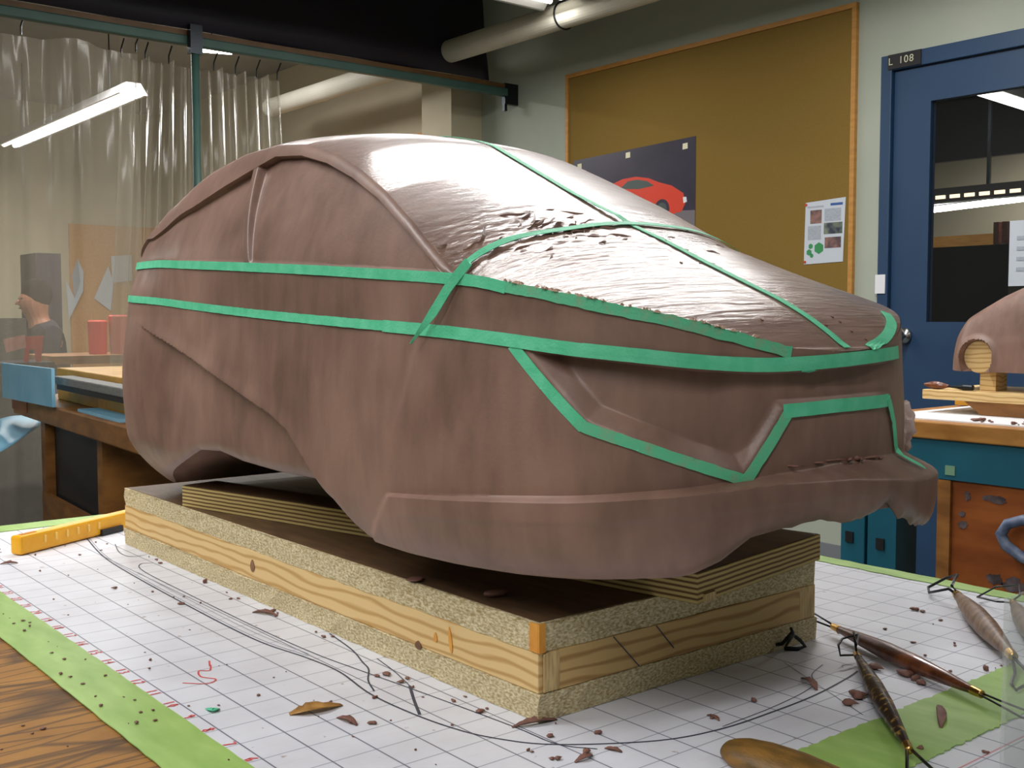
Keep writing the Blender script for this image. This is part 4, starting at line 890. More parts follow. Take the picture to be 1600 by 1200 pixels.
# bigger shavings
def shaving(pts, wd, label, m='crumb', h=.004, z0=0, group=None, name='clay_shaving', cat='clay shaving'):
    P = curve2(pts, 6); N = len(P); v = []; r = random.Random(len(label))
    for i,p in enumerate(P):
        t = P[min(i+1,N-1)]-P[max(i-1,0)]; t = t/np.linalg.norm(t); n = np.array([-t[1],t[0]]); k = i/(N-1); w_ = wd*(math.sin(PI*min(max(k,.04),.96)))**.6
        v += [(p[0]+n[0]*w_, p[1]+n[1]*w_, z0+.0006+h*math.sin(PI*k)*r.uniform(.6,1)), (p[0], p[1], z0+.0004+h*.3*math.sin(PI*k)), (p[0]-n[0]*w_, p[1]-n[1]*w_, z0+.0006+h*.8*math.sin(k*PI))]
    f = [(3*i+a,3*i+3+a,3*i+4+a,3*i+1+a) for i in range(N-1) for a in (0,1)]
    o = MB().add(v,f).build(name, M[m], None, smooth=True, label=label, cat=cat, group=group); s = o.modifiers.new('solid','SOLIDIFY'); s.thickness = .0009; s.offset = 0; return o
M['leaf'] = mat('golden brown shaving', s2l(136,92,44), s2l(196,150,80), .5, 60)
a, b = (-0.1601, -0.1602, 0.0000), (-0.1516, -0.1107, 0.0000)
shaving([(a[0],a[1]),((a[0]*.6+b[0]*.4)+.003,(a[1]*.6+b[1]*.4)),(b[0],b[1])], .009, 'golden brown leaf shaped shaving on the grid paper near the tape', 'leaf', .006, name='wood_shaving', cat='shaving')
for (p0,p1,lab) in (((-0.1255, -0.1307, 0.0000),(-0.0980, -0.1268, 0.0000),'flat brown clay shaving beside the golden leaf shaped shaving'),((0.0725, 0.2827, -0.0000),(0.1034, 0.2636, 0.0000),'thin curled clay shaving between wooden base and dark tool'),((0.0810, 0.1308, 0.0000),(0.0973, 0.1282, 0.0000),'small clay shaving left of the wooden paddle'),
  ((0.0781, 0.0055, 0.0000),(0.0930, 0.0109, 0.0000),'clay shaving below the near corner of the base'),((0.0838, -0.0336, 0.0000),(0.0812, -0.0120, 0.0000),'clay shaving at the bottom edge under the base corner'),((-0.0079, -0.0242, 0.0000),(0.0032, 0.0185, 0.0000),'clay smear pressed against the near foot of the base'),
  ((-0.5022, -0.0283, 0.0000),(-0.4707, -0.0128, 0.0000),'dark clay lump lying at the foot of the long side of the base'),((-0.9783, -0.1942, 0.0000),(-0.9706, -0.1716, 0.0000),'dark sliver at the left edge of the grid paper'),((0.2019, 0.3117, 0.0000),(0.2328, 0.2619, 0.0000),'olive clay smear on the wide lime tape patch')):
    m_ = (((p0[0]+p1[0])/2)+.002, (p0[1]+p1[1])/2); dl = math.dist(p0,p1)
    shaving([p0[:2], m_, p1[:2]], min(.004,dl*.13), lab, 'crumb', min(.006,dl*.2), z0=.0014 if 'olive' in lab else 0)
for q,s_,lab in (((0.1328, 0.2822, 0.0000),.0052,'pinkish clay clump left of the dark speckled tool, upper one'),((0.1438, 0.2761, 0.0000),.006,'pinkish clay clump touching the dark speckled tool'),((0.1490, 0.2527, -0.0000),.005,'pinkish clay clump left of the dark speckled tool, lower one'),
  ((0.1324, 0.3679, 0.0000),.0065,'pinkish clay clump below the long brown tool, left one'),((0.1482, 0.3626, 0.0000),.005,'pinkish clay clump below the long brown tool, middle one'),((0.1598, 0.3557, 0.0000),.0042,'pinkish clay clump below the long brown tool, right one'),((0.1050, 0.3632, 0.0000),.006,'pinkish clay clump between the two crossed loop tools')):
    crumb(q[0],q[1],0,s_,lab,None,'clay_clump')
sh2 = shaving([(-0.2219, -0.2123, 0.0000)[:2],(-0.2100, -0.2108, 0.0000)[:2],(-0.2144, -0.2032, 0.0000)[:2]], .003, 'tiny green tape scrap on the grid paper near the left tape', 'tape', .003, name='tape_scrap', cat='tape scrap')
# chips lying on the base board under the car and on the bumper shelf
for q,s,lab in (((-0.0991, 0.0288, 0.0900),.012,'flat clay chip lying in shadow on the base board'),((-0.1990, 0.0054, 0.0900),.008,'pale wood chip lying in shadow on the base board')):
    o = crumb(q[0],q[1],.0905,s,lab,None,'clay_chip'); o.scale = (s,s,s*.35)
r2 = random.Random(5)
for k,u in enumerate((.045,.03,.02,.0,-.015,-.03,.06,-.05,-.008,.075)):
    z = float(np.interp(u,SH_U,SH_Z))+.018; p = place(np.array(u),np.array(z),float(full_d(np.array([u]),np.array([z]))[0]))
    # ray down onto the shelf
    s_ = r2.uniform(.0016,.0042); zz = z-.010
    p = place(np.array(u),np.array(zz),float(full_d(np.array([u]),np.array([zz]))[0])); o = crumb(p[0],p[1],p[2]-.0005,s_,'clay chip resting on the far part of the bumper shelf','clay chips on the bumper shelf','clay_chip'); o.scale = (s_*1.8,s_*.6,s_*.6)
# pits and stuck specks on the bonnet
for (x,yl) in TR['hole']:
    c_, n_ = top_point(x, yl); o = bpy.data.objects.new('surface_pit', CM[1]); link(o, car); o.location = c_-Vector(IMV); o.scale = (.0026,.0018,.0007); o.rotation_euler = n_.to_track_quat('Z','Y').to_euler()
# torn slivers and drag marks scraped up at the base of the screen and along the bonnet tape
rt2 = random.Random(21)
def sliver(x, yl, ln, wd, ang, lf):
    P = []; n = 7
    for i in range(n):
        t = i/(n-1)-.5; qx = x+ln*t*math.cos(ang)+.1*ln*math.sin(t*5+x*90); qy = yl+ln*t*math.sin(ang); k = math.sin(PI*min(.97,max(.03,t+.5)))
        for s_ in (-1,0,1):
            c_, n_ = top_point(qx-s_*wd*k*math.sin(ang), qy+s_*wd*k*math.cos(ang), .0003+(lf*k if s_ == 1 else (.0006*k if s_ == 0 else 0))); P.append(np.array(c_)-IMV)
    return P
vs, fs = [], []
mbs = MB()
for k in range(60):
    if k < 42: x, yl, ln = rt2.gauss(-.10,.022), rt2.gauss(-.115,.05), rt2.uniform(.010,.032)
    else: x, yl, ln = rt2.gauss(-.06,.05), rt2.gauss(-.02,.08), rt2.uniform(.008,.02)
    ang = PI/2+rt2.gauss(.25,.35); P = sliver(x, max(-.225,min(.1,yl)), ln, rt2.uniform(.0006,.0016), ang, rt2.uniform(.0005,.0020))
    mbs.add(P, [(3*i+a,3*i+3+a,3*i+4+a,3*i+1+a) for i in range(6) for a in (0,1)])
o = mbs.build('torn_slivers', M['clay'], car, smooth=False, kind='stuff'); sd_ = o.modifiers.new('solid','SOLIDIFY'); sd_.thickness = .0004
mbs = MB()
for k in range(46):
    u_ = rt2.uniform(.10,.34); zk_ = float(np.interp(u_,BELT_U,BELT_Z)); p = place(np.array(u_),np.array(zk_),float(base_d(u_,zk_))); r_ = rt2.uniform(.001,.0035)
    c0_ = Vector(p)-Vector(IMV)+Vector((0,0,.0012)); a_ = rt2.uniform(0,3)
    mbs.add([c0_+Vector((r_*1.6*math.cos(a_),r_*1.6*math.sin(a_),0)), c0_+Vector((-r_*math.sin(a_),r_*math.cos(a_),.0015)), c0_-Vector((r_*1.6*math.cos(a_),r_*1.6*math.sin(a_),0)), c0_+Vector((r_*math.sin(a_),-r_*math.cos(a_),-.001)), c0_+Vector((0,0,.002))], [(0,1,4),(1,2,4),(2,3,4),(3,0,4),(3,2,1,0)])
mbs.build('clay_flakes', M['paleflake'], car, kind='stuff')
q = (0.1702, 0.1500, 0.3177)
u0 = .055; z0_ = .3125; p = place(np.array(u0),np.array(z0_),float(base_d(u0,z0_))+.002); o = bpy.data.objects.new('tape_scrap', CM[2].copy()); o.data.materials.clear(); o.data.materials.append(M['tape']); link(o, car); o.location = Vector(p)-Vector(IMV); o.scale = (.0018,.008,.003); tag(o, 'green tape scrap hanging below the nose tape')
# pinkish clay lump at the far shoulder of the nose
bm_ = bmesh.new(); bmesh.ops.create_icosphere(bm_, subdivisions=4, radius=1)
for v in bm_.verts:
    c0 = v.co.copy(); k = 1+.22*math.sin(c0.x*5+1)+.18*math.sin(c0.y*7+c0.z*4)+.1*math.sin(c0.z*13)*math.cos(c0.x*11); v.co = Vector((c0.x*.019*k, c0.y*.019*k, c0.z*.024*k))
me = bpy.data.meshes.new('clay_lump'); bm_.to_mesh(me); bm_.free(); M['paleclay'] = mat('pale raw clay', s2l(196,164,158), s2l(222,198,192), .25, 40, bump=.001, bscale=120); me.materials.append(M['paleclay']); me.shade_smooth()
q = (0.1163, 0.3700, 0.2485)
o = bpy.data.objects.new('clay_lump', me); link(o, car); o.location = Vector(q)-Vector(IMV); tag(o, 'pale lump of raw clay at the far shoulder')

# ---- sculpting tools
def spindle(root, p0, p1, rad, m, name='handle', n=20, prof=None, flat_=1.0):
    P0, P1 = Vector(p0), Vector(p1); prof = prof or [(0,.35),(.06,.42),(.2,.72),(.4,1),(.6,.98),(.8,.7),(.94,.42),(1,.36)]
    o_ = root.location; pts = []; rs = []
    for i in range(33):
        t = i/32; pts.append(P0+(P1-P0)*t-o_); rs.append(rad*np.interp(t,[a for a,b in prof],[b for a,b in prof]))
    ob = MB().tube(pts, rs, n).build(name, m, root, smooth=True); return ob
def wire(root, pts, r=.0011, name='wire_loop', m='wire'):
    o_ = root.location; P = [Vector(p)-o_ for p in pts]; return MB().tube(P, r, 8).build(name, M[m], root, smooth=True)
def lift(p, z): return Vector((p[0],p[1],z))
def tool(label, a, b, rad, hm, name='loop_tool'):
    A, B = lift(a, rad*1.02+.0014), lift(b, rad*1.02+.0014); r = empty(name, ((a[0]+b[0])/2,(a[1]+b[1])/2,0), label=label, cat='sculpting tool')
    spindle(r, A, B, rad, M[hm]); d = (B-A).normalized(); L = (B-A).length
    spindle(r, A-d*.001, A+d*.012, rad*.44, M['brass'], 'ferrule', prof=[(0,.9),(1,1.05)]); spindle(r, B-d*.012, B+d*.001, rad*.44, M['brass'], 'ferrule', prof=[(0,1.05),(1,.9)])
    return r, A, B, d, L
# long reddish brown tool
r, A, B, d, L = tool('long reddish brown handled loop tool lying across toward the right edge', (0.0064, 0.4307, 0.0120), (0.2249, 0.3454, 0.0120), .0095, 'handle')
s_ = Vector((-d.y,d.x,0))
wire(r, [A+s_*.003, A-d*.045+s_*.010, A-d*.075+s_*.010+Vector((0,0,.002)), A-d*.082-s_*.004, A-d*.05-s_*.008, A-s_*.003])
wire(r, [B+s_*.0025, B+d*.02+s_*.004, B+d*.06+s_*.009, B+d*.072, B+d*.06-s_*.009, B+d*.02-s_*.004, B-s_*.0025])
# dark speckled tool
r, A, B, d, L = tool('dark handled loop tool with yellow flecks pointing at the bottom edge', (0.0794, 0.3655, 0.0100), (0.2542, 0.1762, 0.0100), .0085, 'handle2')
s_ = Vector((-d.y,d.x,0))
tri = [(0.0752, 0.3434, 0.0120), (0.0647, 0.3552, 0.0180), (0.0577, 0.3722, 0.0200)]
wire(r, [A+Vector((0,0,-.001)), tri[0], tri[1], tri[2], (tri[2][0]+.006,tri[2][1]+.02,.022), (0.0995, 0.3346, 0.0300), (0.0796, 0.3599, 0.0340), A+Vector((0,0,.003))], .0012)
wire(r, [B+s_*.002, B+d*.02+s_*.006, B+d*.05+s_*.012, B+d*.06, B+d*.05-s_*.012, B+d*.02-s_*.006, B-s_*.002], .0014)
# clay smeared tool with triangular loop
r, A, B, d, L = tool('clay smeared brown loop tool with a bent triangular wire near the far tape', (0.0230, 0.6654, 0.0140), (0.1929, 0.4698, 0.0140), .0125, 'handle3')
s_ = Vector((-d.y,d.x,0))
wire(r, [A, (0.0159, 0.6596, 0.0200), (-0.0186, 0.6749, 0.0060), (-0.0298, 0.6909, 0.0080), (-0.0165, 0.7110, 0.0200), (0.0056, 0.6992, 0.0300), (0.0225, 0.6551, 0.0260), A+Vector((0,0,.003))], .0018)
wire(r, [B, (0.2007, 0.4663, 0.0100), (0.2091, 0.4571, 0.0100), (0.2171, 0.4514, 0.0080)], .0016)
wire(r, [B+Vector((0,0,-.004)), (0.2081, 0.4437, 0.0060), (0.2179, 0.4166, 0.0040), (0.2300, 0.4022, 0.0040), (0.2283, 0.4234, 0.0040)], .0016)
# tool at the right edge
r, A, B, d, L = tool('loop tool with a thin square wire cut off by the right edge', (0.0863, 0.6835, 0.0140), (0.1937, 0.5259, 0.0140), .011, 'handle3')
wire(r, [A, (0.0778, 0.6611, 0.0160), (0.0320, 0.7006, 0.0060), (0.0324, 0.7463, 0.0120), (0.0699, 0.7307, 0.0240), (0.0956, 0.6816, 0.0240), A+Vector((0,0,.003))], .0012)
# wooden paddle
a, b = (0.1626, 0.0714, 0.0120), (0.3013, 0.0804, 0.0120)
pd = empty('wooden_paddle', ((a[0]+b[0])/2,(a[1]+b[1])/2,0), label='rounded olive brown wooden paddle at the bottom edge', cat='sculpting tool')
A, B = lift(a,.0135), lift(b,.0135); d = (B-A).normalized()
spindle(pd, A-d*.012, B, .024, M['paddle'], 'paddle_body', 28, [(0,.05),(.015,.38),(.05,.62),(.12,.84),(.25,.98),(.45,1),(.7,.8),(1,.5)])
for o in pd.children: o.scale = (1,1,.55); o.location.z = .0004
# small wire clip at the right corner of the base
wc = empty('wire_tool', (.02,.37,0), label='small bent dark wire tool leaning on the right corner of the base', cat='wire tool')
wire(wc, [(-0.0088, 0.3392, 0.0040), (0.0082, 0.3357, 0.0100), (0.0160, 0.3404, 0.0220), (0.0158, 0.3565, 0.0120), (0.0154, 0.3664, 0.0030), (0.0138, 0.3551, 0.0020), (0.0032, 0.3458, 0.0020)], .0022, 'bent_wire')
wire(wc, [(0.0055, 0.3460, 0.0060), (0.0375, 0.3157, 0.0300), (0.0427, 0.3041, 0.0400)], .0016, 'bent_wire')
# yellow plastic tool at the far left
a, b = (-1.0262, -0.1596, 0.0160), (-1.1533, 0.0749, 0.0160)
yt = empty('yellow_tool_handle', ((a[0]+b[0])/2,(a[1]+b[1])/2,0), label='yellow ridged plastic tool handle lying behind the left end of the base', cat='hand tool')
A, B = lift(a,.0165), lift(b,.0165); d = (B-A).normalized(); s_ = Vector((-d.y,d.x,0)); Ly = (B-A).length
Mx = Matrix.Translation(A-yt.location) @ Matrix(((d.x,s_.x,0,0),(d.y,s_.y,0,0),(0,0,1,0),(0,0,0,1)))
MB().box((0,-.011,-.0155),(Ly,.011,.0135),Mx).build('handle_body', M['yellow'], yt, bevel=.004)
M['yellowpale'] = mat('worn pale yellow edge', s2l(250,206,110), None, .4); M['yellowdark'] = mat('dark yellow recess', s2l(196,122,10), None, .5)
for k in range(6): MB().box((.045+k*.023,-.0128,-.004),(.049+k*.023,-.009,.0075),Mx).build('grip_rib', M['yellowpale'], yt, bevel=.001)
MB().box((.010,-.004,.0128),(.038,.004,.0142),Mx).build('hanging_slot', M['yellowdark'], yt)
MB().box((Ly*.62,-.016,-.0158),(Ly*.80,-.006,-.006),Mx).build('black_blade_clip', M['black'], yt)
# clear acrylic sheet at the right edge
ac = empty('acrylic_sheet', (.36,.16,0), label='clear acrylic sheet standing at the right edge of the picture', cat='plastic sheet')
MB().box((-.0015,0,.0004),(.0015,.2,.146),Matrix.Translation((-.035,.027,0))@Matrix.Rotation(math.radians(3),4,'Z')).build('acrylic_panel', M['acrylic'], ac)

# =============== left bench ===============
lb = empty('workbench', (-2.8,.9,FL), label='brown wooden workbench at the left behind the clay car', cat='workbench')
LO = (-2.8,.9,FL)
e0 = Vector((-3.8958, 0.6097, 0.0500)); e1 = Vector((-2.3898, 0.5043, 0.0500)); ed = (e1-e0).normalized(); en = Vector((-ed.y,ed.x,0)); en = -en if en.y < 0 else en
MXL = Matrix(((ed.x,en.x,0,e0.x),(ed.y,en.y,0,e0.y),(0,0,1,0),(0,0,0,1)))
def lbx(a,b,nm,m,root=lb,off=LO,**k): return ch(MB().box(a,b,MXL), nm, m, root, off, **k)
lbx((0,0,-.020),(2.3,.75,.05),'bench_top',M['benchwood'],bevel=.006)
lbx((-.002,-.004,.0),(.26,.03,.051),'pale_end_block',M['orangewood'])
for x in (.33,2.1):
    for y in (.03,.66): lbx((x,y,FL),(x+.065,y+.065,-.02),'leg',M['benchwood'])
lbx((.37,.02,-.44),(2.14,.045,-.29),'stretcher',M['benchwood'])
lbx((.41,.06,-.30),(1.02,.60,-.035),'dark_interior',M['black'])  # black colour stands for the shade of the open interior
lbx((1.02,.05,-.30),(1.08,.60,-.02),'drawer_side',M['benchwood'])
yb = empty('wooden_block', tuple(e0+ed*.6), label='yellow varnished wooden box standing on the left workbench', cat='wooden box'); YO = tuple(e0+ed*.6)
lbx((.30,.10,.0505),(1.60,.55,.105),'lower_block',M['yellowwood'],yb,YO,bevel=.003)
lbx((.30,.10,.105),(1.60,.55,.168),'upper_block',M['yellowwood'],yb,YO,bevel=.003)
lbx((.88,.094,.056),(1.55,.101,.100),'yellow_panel',M['yellow'],yb,YO)
ss = empty('grey_bar', tuple(e0+ed*.9), label='grey ridged bar with dark underside fixed to the yellow wooden box', cat='bar'); 
lbx((.55,.03,.122),(1.5,.098,.150),'ridged_bar',M['grey'],ss,tuple(e0+ed*.9),bevel=.004)
lbx((.57,.035,.104),(1.5,.098,.1218),'dark_underside',M['black'],ss,tuple(e0+ed*.9))
lbx((.93,.02,.0506),(1.4,.09,.062),'blue_strip',M['lightblue'],root=None,off=(0,0,0),label='light blue strip lying on the workbench before the yellow panel',cat='strip') if False else None
o = MB().box((.93,.015,.0506),(1.4,.085,.060),MXL).build('blue_book', M['lightblue'], None, label='thin light blue book lying on the workbench below the grey bar', cat='book')
# light blue card at the end of the bench
c0 = (-3.7952, 0.5600, 0.0726); c1 = (-3.1830, 0.5600, 0.1132); c2 = (-3.1765, 0.5600, 0.1922); c3 = (-3.7838, 0.5600, 0.1837)
bc = MB().box((c0[0],.545,.0515),(c1[0],.556,c3[2])).build('blue_card', M['lightblue'], None, label='light blue card standing on the left end of the workbench', cat='card')
# dark canvas heap and blue film on it
def heap(name, x0,x1,y0,y1,zt,label,cat,m,seed,dz=.05):
    r = random.Random(seed)
    def fn(u,v):
        ex = min(u,1-u)*6; ey = min(v,1-v)*6; k = min(1,ex,ey)
        z = FL+(zt-FL)*(1-(1-min(1,k))**2)+dz*math.sin(u*7+seed)*math.cos(v*5)*k
        return (x0+(x1-x0)*u, y0+(y1-y0)*v, z)
    return sheet_grid(fn,50,40).build(name, m, None, smooth=True, label=label, cat=cat)
heap('canvas_heap', -4.15, -2.9, -1.1, .36, -.125, 'dark green canvas covered heap on the floor left of the workbench', 'canvas', M['darkcloth'], 2, .03)
a = (-4.0026, 0.5873, -0.0500); b = (-4.2029, 0.8085, -0.0500); c = (-3.8643, 0.6988, -0.0800); d2 = (-3.0228, 0.3138, -0.0800)
v = []
for j in range(9):
    for i in range(15):
        s_, t_ = i/14, j/8; A_ = Vector(a).lerp(Vector(b), s_*1.0); B_ = Vector(d2).lerp(Vector(c), s_); p = A_.lerp(B_, t_); v.append((p.x,p.y,p.z+.004*math.sin(s_*6+t_*3)))
bf = MB().add(v,[(j*15+i,j*15+i+1,(j+1)*15+i+1,(j+1)*15+i) for j in range(8) for i in range(14)]).build('blue_film', M['lightblue'], None, smooth=True, label='sheet of light blue film draped on the dark canvas heap', cat='plastic sheet')
bf.modifiers.new('solid','SOLIDIFY').thickness = .002
# ---- beyond the curtain
cbx = (-9.8800, 2.7401, 1.3047); cby = (-9.8800, 3.5633, 1.5673)
fb = empty('cork_board', (-9.89,cbx[1],.4), label='orange tan cork board on the far wall behind the vinyl curtain', cat='notice board')
M['corkwarm'] = mat('orange tan cork', s2l(196,142,84), s2l(208,156,98), .9, 60)
ch(MB().box((-9.895,cbx[1],-.2),(-9.87,cbx[1]+1.7,1.22)), 'cork_panel', M['corkwarm'], fb, (-9.89,cbx[1],.4))
q = (-5.4690, 3.5600, 1.5395); q2 = (-5.0217, 3.5600, 1.5644)
fb2 = empty('cork_board', (q[0],3.58,1.0), label='orange cork board on the right wall beyond the column', cat='notice board')
ch(MB().box((q[0]-.9,3.56,.4),(-5.2,3.595,1.56)), 'cork_panel', M['corkwarm'], fb2, (q[0],3.58,1.0))
# tall dark cabinet
t0 = (-8.2000, 1.9512, 0.8487); t1 = (-8.2000, 2.1409, 0.8306)
sbox('dark_cabinet', (-8.6,t0[1],FL), (-8.2,t1[1],t0[2]), M['sweater'], label='tall dark cabinet behind the seated person', cat='cabinet')
# bench with things beyond curtain
s0 = (-6.3000, 1.4425, 0.1223); s1 = (-6.3000, 2.0765, 0.0910)
sb = empty('workbench', (-6.3,s0[1],FL), label='far workbench behind the vinyl curtain carrying red tubs', cat='workbench'); SB = (-6.3,s0[1],FL)
ch(MB().box((-6.75,s0[1],s0[2]-.05),(-6.15,s1[1]+1.2,s0[2])), 'bench_top', M['benchwood'], sb, SB)
for x in (-6.72,-6.23):
    for y in (s0[1]+.05, s1[1]+1.1): ch(MB().box((x,y,FL),(x+.06,y+.06,s0[2]-.05)), 'leg', M['benchwood'], sb, SB)
for k,(px,py,wd,mt,lab) in enumerate(((152,500,.06,'red','tall red tub, left one on the far workbench'),(186,492,.066,'red','tall red tub, right one on the far workbench'))):
    p = [(-6.4000, 1.7977, 0.3388),(-6.4000, 1.9368, 0.3713)][k]
    MB().tube([(-6.4,p[1],s0[2]),(-6.4,p[1],p[2]-.01),(-6.4,p[1],p[2])],[wd*.9,wd,wd*.8],20).build('red_tub' if k else 'red_tub', M[mt], None, label=lab, cat='tub')
# hanging papers
def hang(name, pts, x, label, m='sheet', cat='paper sheet'):
    n = len(pts); v = [(x,p[1],p[2]) for p in pts]+[(x-.004,p[1],p[2]) for p in pts]
    return MB().add(v,[tuple(range(n)),tuple(range(2*n-1,n-1,-1))]+[(i,n+i,n+(i+1)%n,(i+1)%n) for i in range(n)]).build(name, M[m], None, label=label, cat=cat)
hang('hanging_paper', [(-9.8000, 2.6885, 0.6999),(-9.8000, 2.7081, 0.3294),(-9.8000, 2.8422, 0.5963),(-9.8000, 2.8523, 0.7742),(-9.8000, 2.8027, 0.8910),(-9.8000, 2.8210, 0.6848),(-9.8000, 2.7650, 0.5303)], -9.84, 'white pointed V shaped paper on the far orange cork board')
hang('hanging_paper', [(-9.8000, 2.8029, 0.8969),(-9.8000, 2.7470, 0.7423),(-9.8000, 2.7651, 0.5362),(-9.8000, 2.8210, 0.6848)], -9.845, 'grey leaf shape inside the white V shaped paper', 'ink')
hang('hanging_paper', [(-9.8000, 3.1112, 0.9308),(-9.8000, 3.3066, 0.9494),(-9.8000, 3.3075, 0.7062),(-9.8000, 3.1175, 0.6784)], -9.84, 'square white paper pinned at the right on the far cork board')
hang('hanging_paper', [(-9.8000, 3.0850, 0.8399),(-9.8000, 3.1296, 0.6786),(-9.8000, 3.0993, 0.4129),(-9.8000, 2.9466, 0.5320)], -9.848, 'tilted white paper with grey print below the square one')
# red and pink cards at left, on a screen top
p = (-5.6000, 1.0247, 0.2400)
hang('pink_card', [(-5.5000, 0.9986, 0.2419),(-5.5000, 1.1083, 0.2643),(-5.5000, 1.1130, 0.1959),(-5.5000, 1.0126, 0.1708)], -5.5, 'pink striped card leaning by the red card at the far left', 'pink', 'card')
rcard = [(-5.5500, 1.1252, 0.2531),(-5.5500, 1.2179, 0.2589),(-5.5500, 1.2008, 0.1134),(-5.5500, 1.1743, 0.1141),(-5.5500, 1.1694, 0.1835),(-5.5500, 1.1431, 0.1840),(-5.5500, 1.1380, 0.1151),(-5.5500, 1.1118, 0.1158)]
hang('red_card', rcard, -5.55, 'red card cut like a small table beside the pink card', 'red', 'card')
# grey low cabinet at far left that carries them
g0_ = (-6.0000, 0.9807, 0.3527); g1_ = (-6.0000, 1.2704, 0.1935)
cabp = [(-6.0000, 0.9147, 0.3528),(-6.0000, 1.2290, 0.3523),(-6.0000, 1.2785, 0.2304)]
sbox('grey_partition', (-6.2,-1.9,FL), (-5.9,cabp[1][1],cabp[1][2]), M['grey'], label='low grey cabinet at the far left edge behind the curtain', cat='cabinet')
s3 = (-5.6000, 1.0053, 0.1171); s4 = (-5.6000, 1.2423, 0.1107)
sbox('low_shelf', (-5.85,s3[1]-.4,FL), (-5.45,s4[1],s3[2]), M['sweater'], label='low dark shelf carrying the pink and red cards', cat='shelf')
# seated person in profile, seen through the curtain
hp = Vector((-7.4000, 1.6777, 0.4796))
pe = empty('person', (hp.x,hp.y+.12,FL), label='person with dark hair in dark clothes seated in profile behind the curtain', cat='person')
def skin_body(name, verts, edges, m, parent, sub=2):
    me = bpy.data.meshes.new(name); me.from_pydata([tuple(Vector(v[:3])-Vector(pe.location)) for v in verts], edges, []); me.materials.append(m)
    o = bpy.data.objects.new(name, me); link(o, parent)
    sk = o.modifiers.new('skin','SKIN'); lay = me.skin_vertices[0] if me.skin_vertices else None
    if lay is None: me.attributes; 
    for i,v in enumerate(verts):
        try: me.skin_vertices[0].data[i].radius = (v[3], v[4] if len(v) > 4 else v[3])
        except Exception: pass
    try: me.skin_vertices[0].data[0].use_root = True
    except Exception: pass
    s = o.modifiers.new('sub','SUBSURF'); s.levels = sub; s.render_levels = sub
    return o
hx, hy, hz = hp
# body faces -Y (left in the photo)
sh_z = hz-.19; pel = hz-.68
bv = [(hx,hy+.13,pel,.15,.14),(hx,hy+.12,pel+.2,.13,.12),(hx,hy+.09,sh_z-.08,.16,.12),(hx,hy+.06,sh_z+.03,.08,.075),(hx,hy+.045,hz-.11,.07,.075),(hx,hy+.02,hz-.03,.098,.118),(hx,hy+.03,hz+.07,.09,.105)]
be = [(0,1),(1,2),(2,3),(3,4),(4,5),(5,6)]
def limb(root, pts):
    n = len(bv); prev = root
    for p in pts: bv.append(p); be.append((prev,len(bv)-1)); prev = len(bv)-1
for sx in (1,-1):
    limb(2, [(hx+sx*.17,hy+.09,sh_z-.04,.06,.06),(hx+sx*.20,hy+.06,sh_z-.30,.045,.045),(hx+sx*.14,hy-.10,sh_z-.33,.034,.034),(hx+sx*.12,hy-.17,sh_z-.32,.026,.036)])
    n0 = len(bv)-1
    for k in range(4): bv.append((hx+sx*.12+(k-1.5)*.020,hy-.235+.006*abs(k-1.5),sh_z-.33,.009,.009)); be.append((n0,len(bv)-1)); bv.append((hx+sx*.12+(k-1.5)*.021,hy-.262+.008*abs(k-1.5),sh_z-.35,.008,.008)); be.append((len(bv)-2,len(bv)-1))
    bv.append((hx+sx*.12-sx*.045,hy-.20,sh_z-.325,.010,.010)); be.append((n0,len(bv)-1))
    limb(0, [(hx+sx*.10,hy+.10,pel-.02,.09,.09),(hx+sx*.12,hy-.26,pel-.02,.065,.065),(hx+sx*.12,hy-.24,FL+.10,.045,.045),(hx+sx*.12,hy-.36,FL+.045,.035,.035)])
skin_body('body', bv, be, M['skin'], pe)
# face: nose, ear, eye, mouth; hair; clothes
MB().tube([(0,-.075,.0),(0,-.105,-.018),(0,-.112,-.026),(0,-.085,-.034)],[.006,.011,.012,.006],8).build('nose', M['skin'], pe, smooth=True).location = Vector((hx,hy+.02,hz))-pe.location
def ball(name, loc, sc, m, seg=3):
    b_ = bmesh.new(); bmesh.ops.create_icosphere(b_, subdivisions=seg, radius=1); me = bpy.data.meshes.new(name); b_.to_mesh(me); b_.free(); me.materials.append(m); me.shade_smooth()
    o = bpy.data.objects.new(name, me); link(o, pe); o.location = Vector(loc)-pe.location; o.scale = sc; return o
for sx in (1,-1):
    ball('ear', (hx+sx*.076,hy+.035,hz-.01), (.010,.018,.028), M['skin']); ball('eye', (hx+sx*.03,hy-.062,hz+.005), (.012,.008,.007), M['hair'])
ball('mouth', (hx,hy-.070,hz-.062), (.02,.006,.004), M['hair'])
ball('hair', (hx,hy+.046,hz+.036), (.099,.103,.112), M['hair'], 4)
cv = [(hx,hy+.13,pel,.165,.155),(hx,hy+.12,pel+.2,.145,.135),(hx,hy+.09,sh_z-.07,.165,.135),(hx,hy+.06,sh_z+.03,.092,.09)]; ce = [(0,1),(1,2),(2,3)]
for sx in (1,-1):
    n = len(cv); cv += [(hx+sx*.17,hy+.09,sh_z-.04,.073,.073),(hx+sx*.20,hy+.06,sh_z-.30,.057,.057),(hx+sx*.15,hy-.06,sh_z-.33,.045,.045)]; ce += [(2,n),(n,n+1),(n+1,n+2)]
    n = len(cv); cv += [(hx+sx*.10,hy+.10,pel-.02,.102,.102),(hx+sx*.12,hy-.26,pel-.02,.078,.078),(hx+sx*.12,hy-.24,FL+.12,.058,.058)]; ce += [(0,n),(n,n+1),(n+1,n+2)]
skin_body('clothing', cv, ce, M['sweater'], pe)
st = empty('stool', (hx,hy+.13,FL), label='plain dark stool under the seated person', cat='stool'); stz = pel-.155-FL
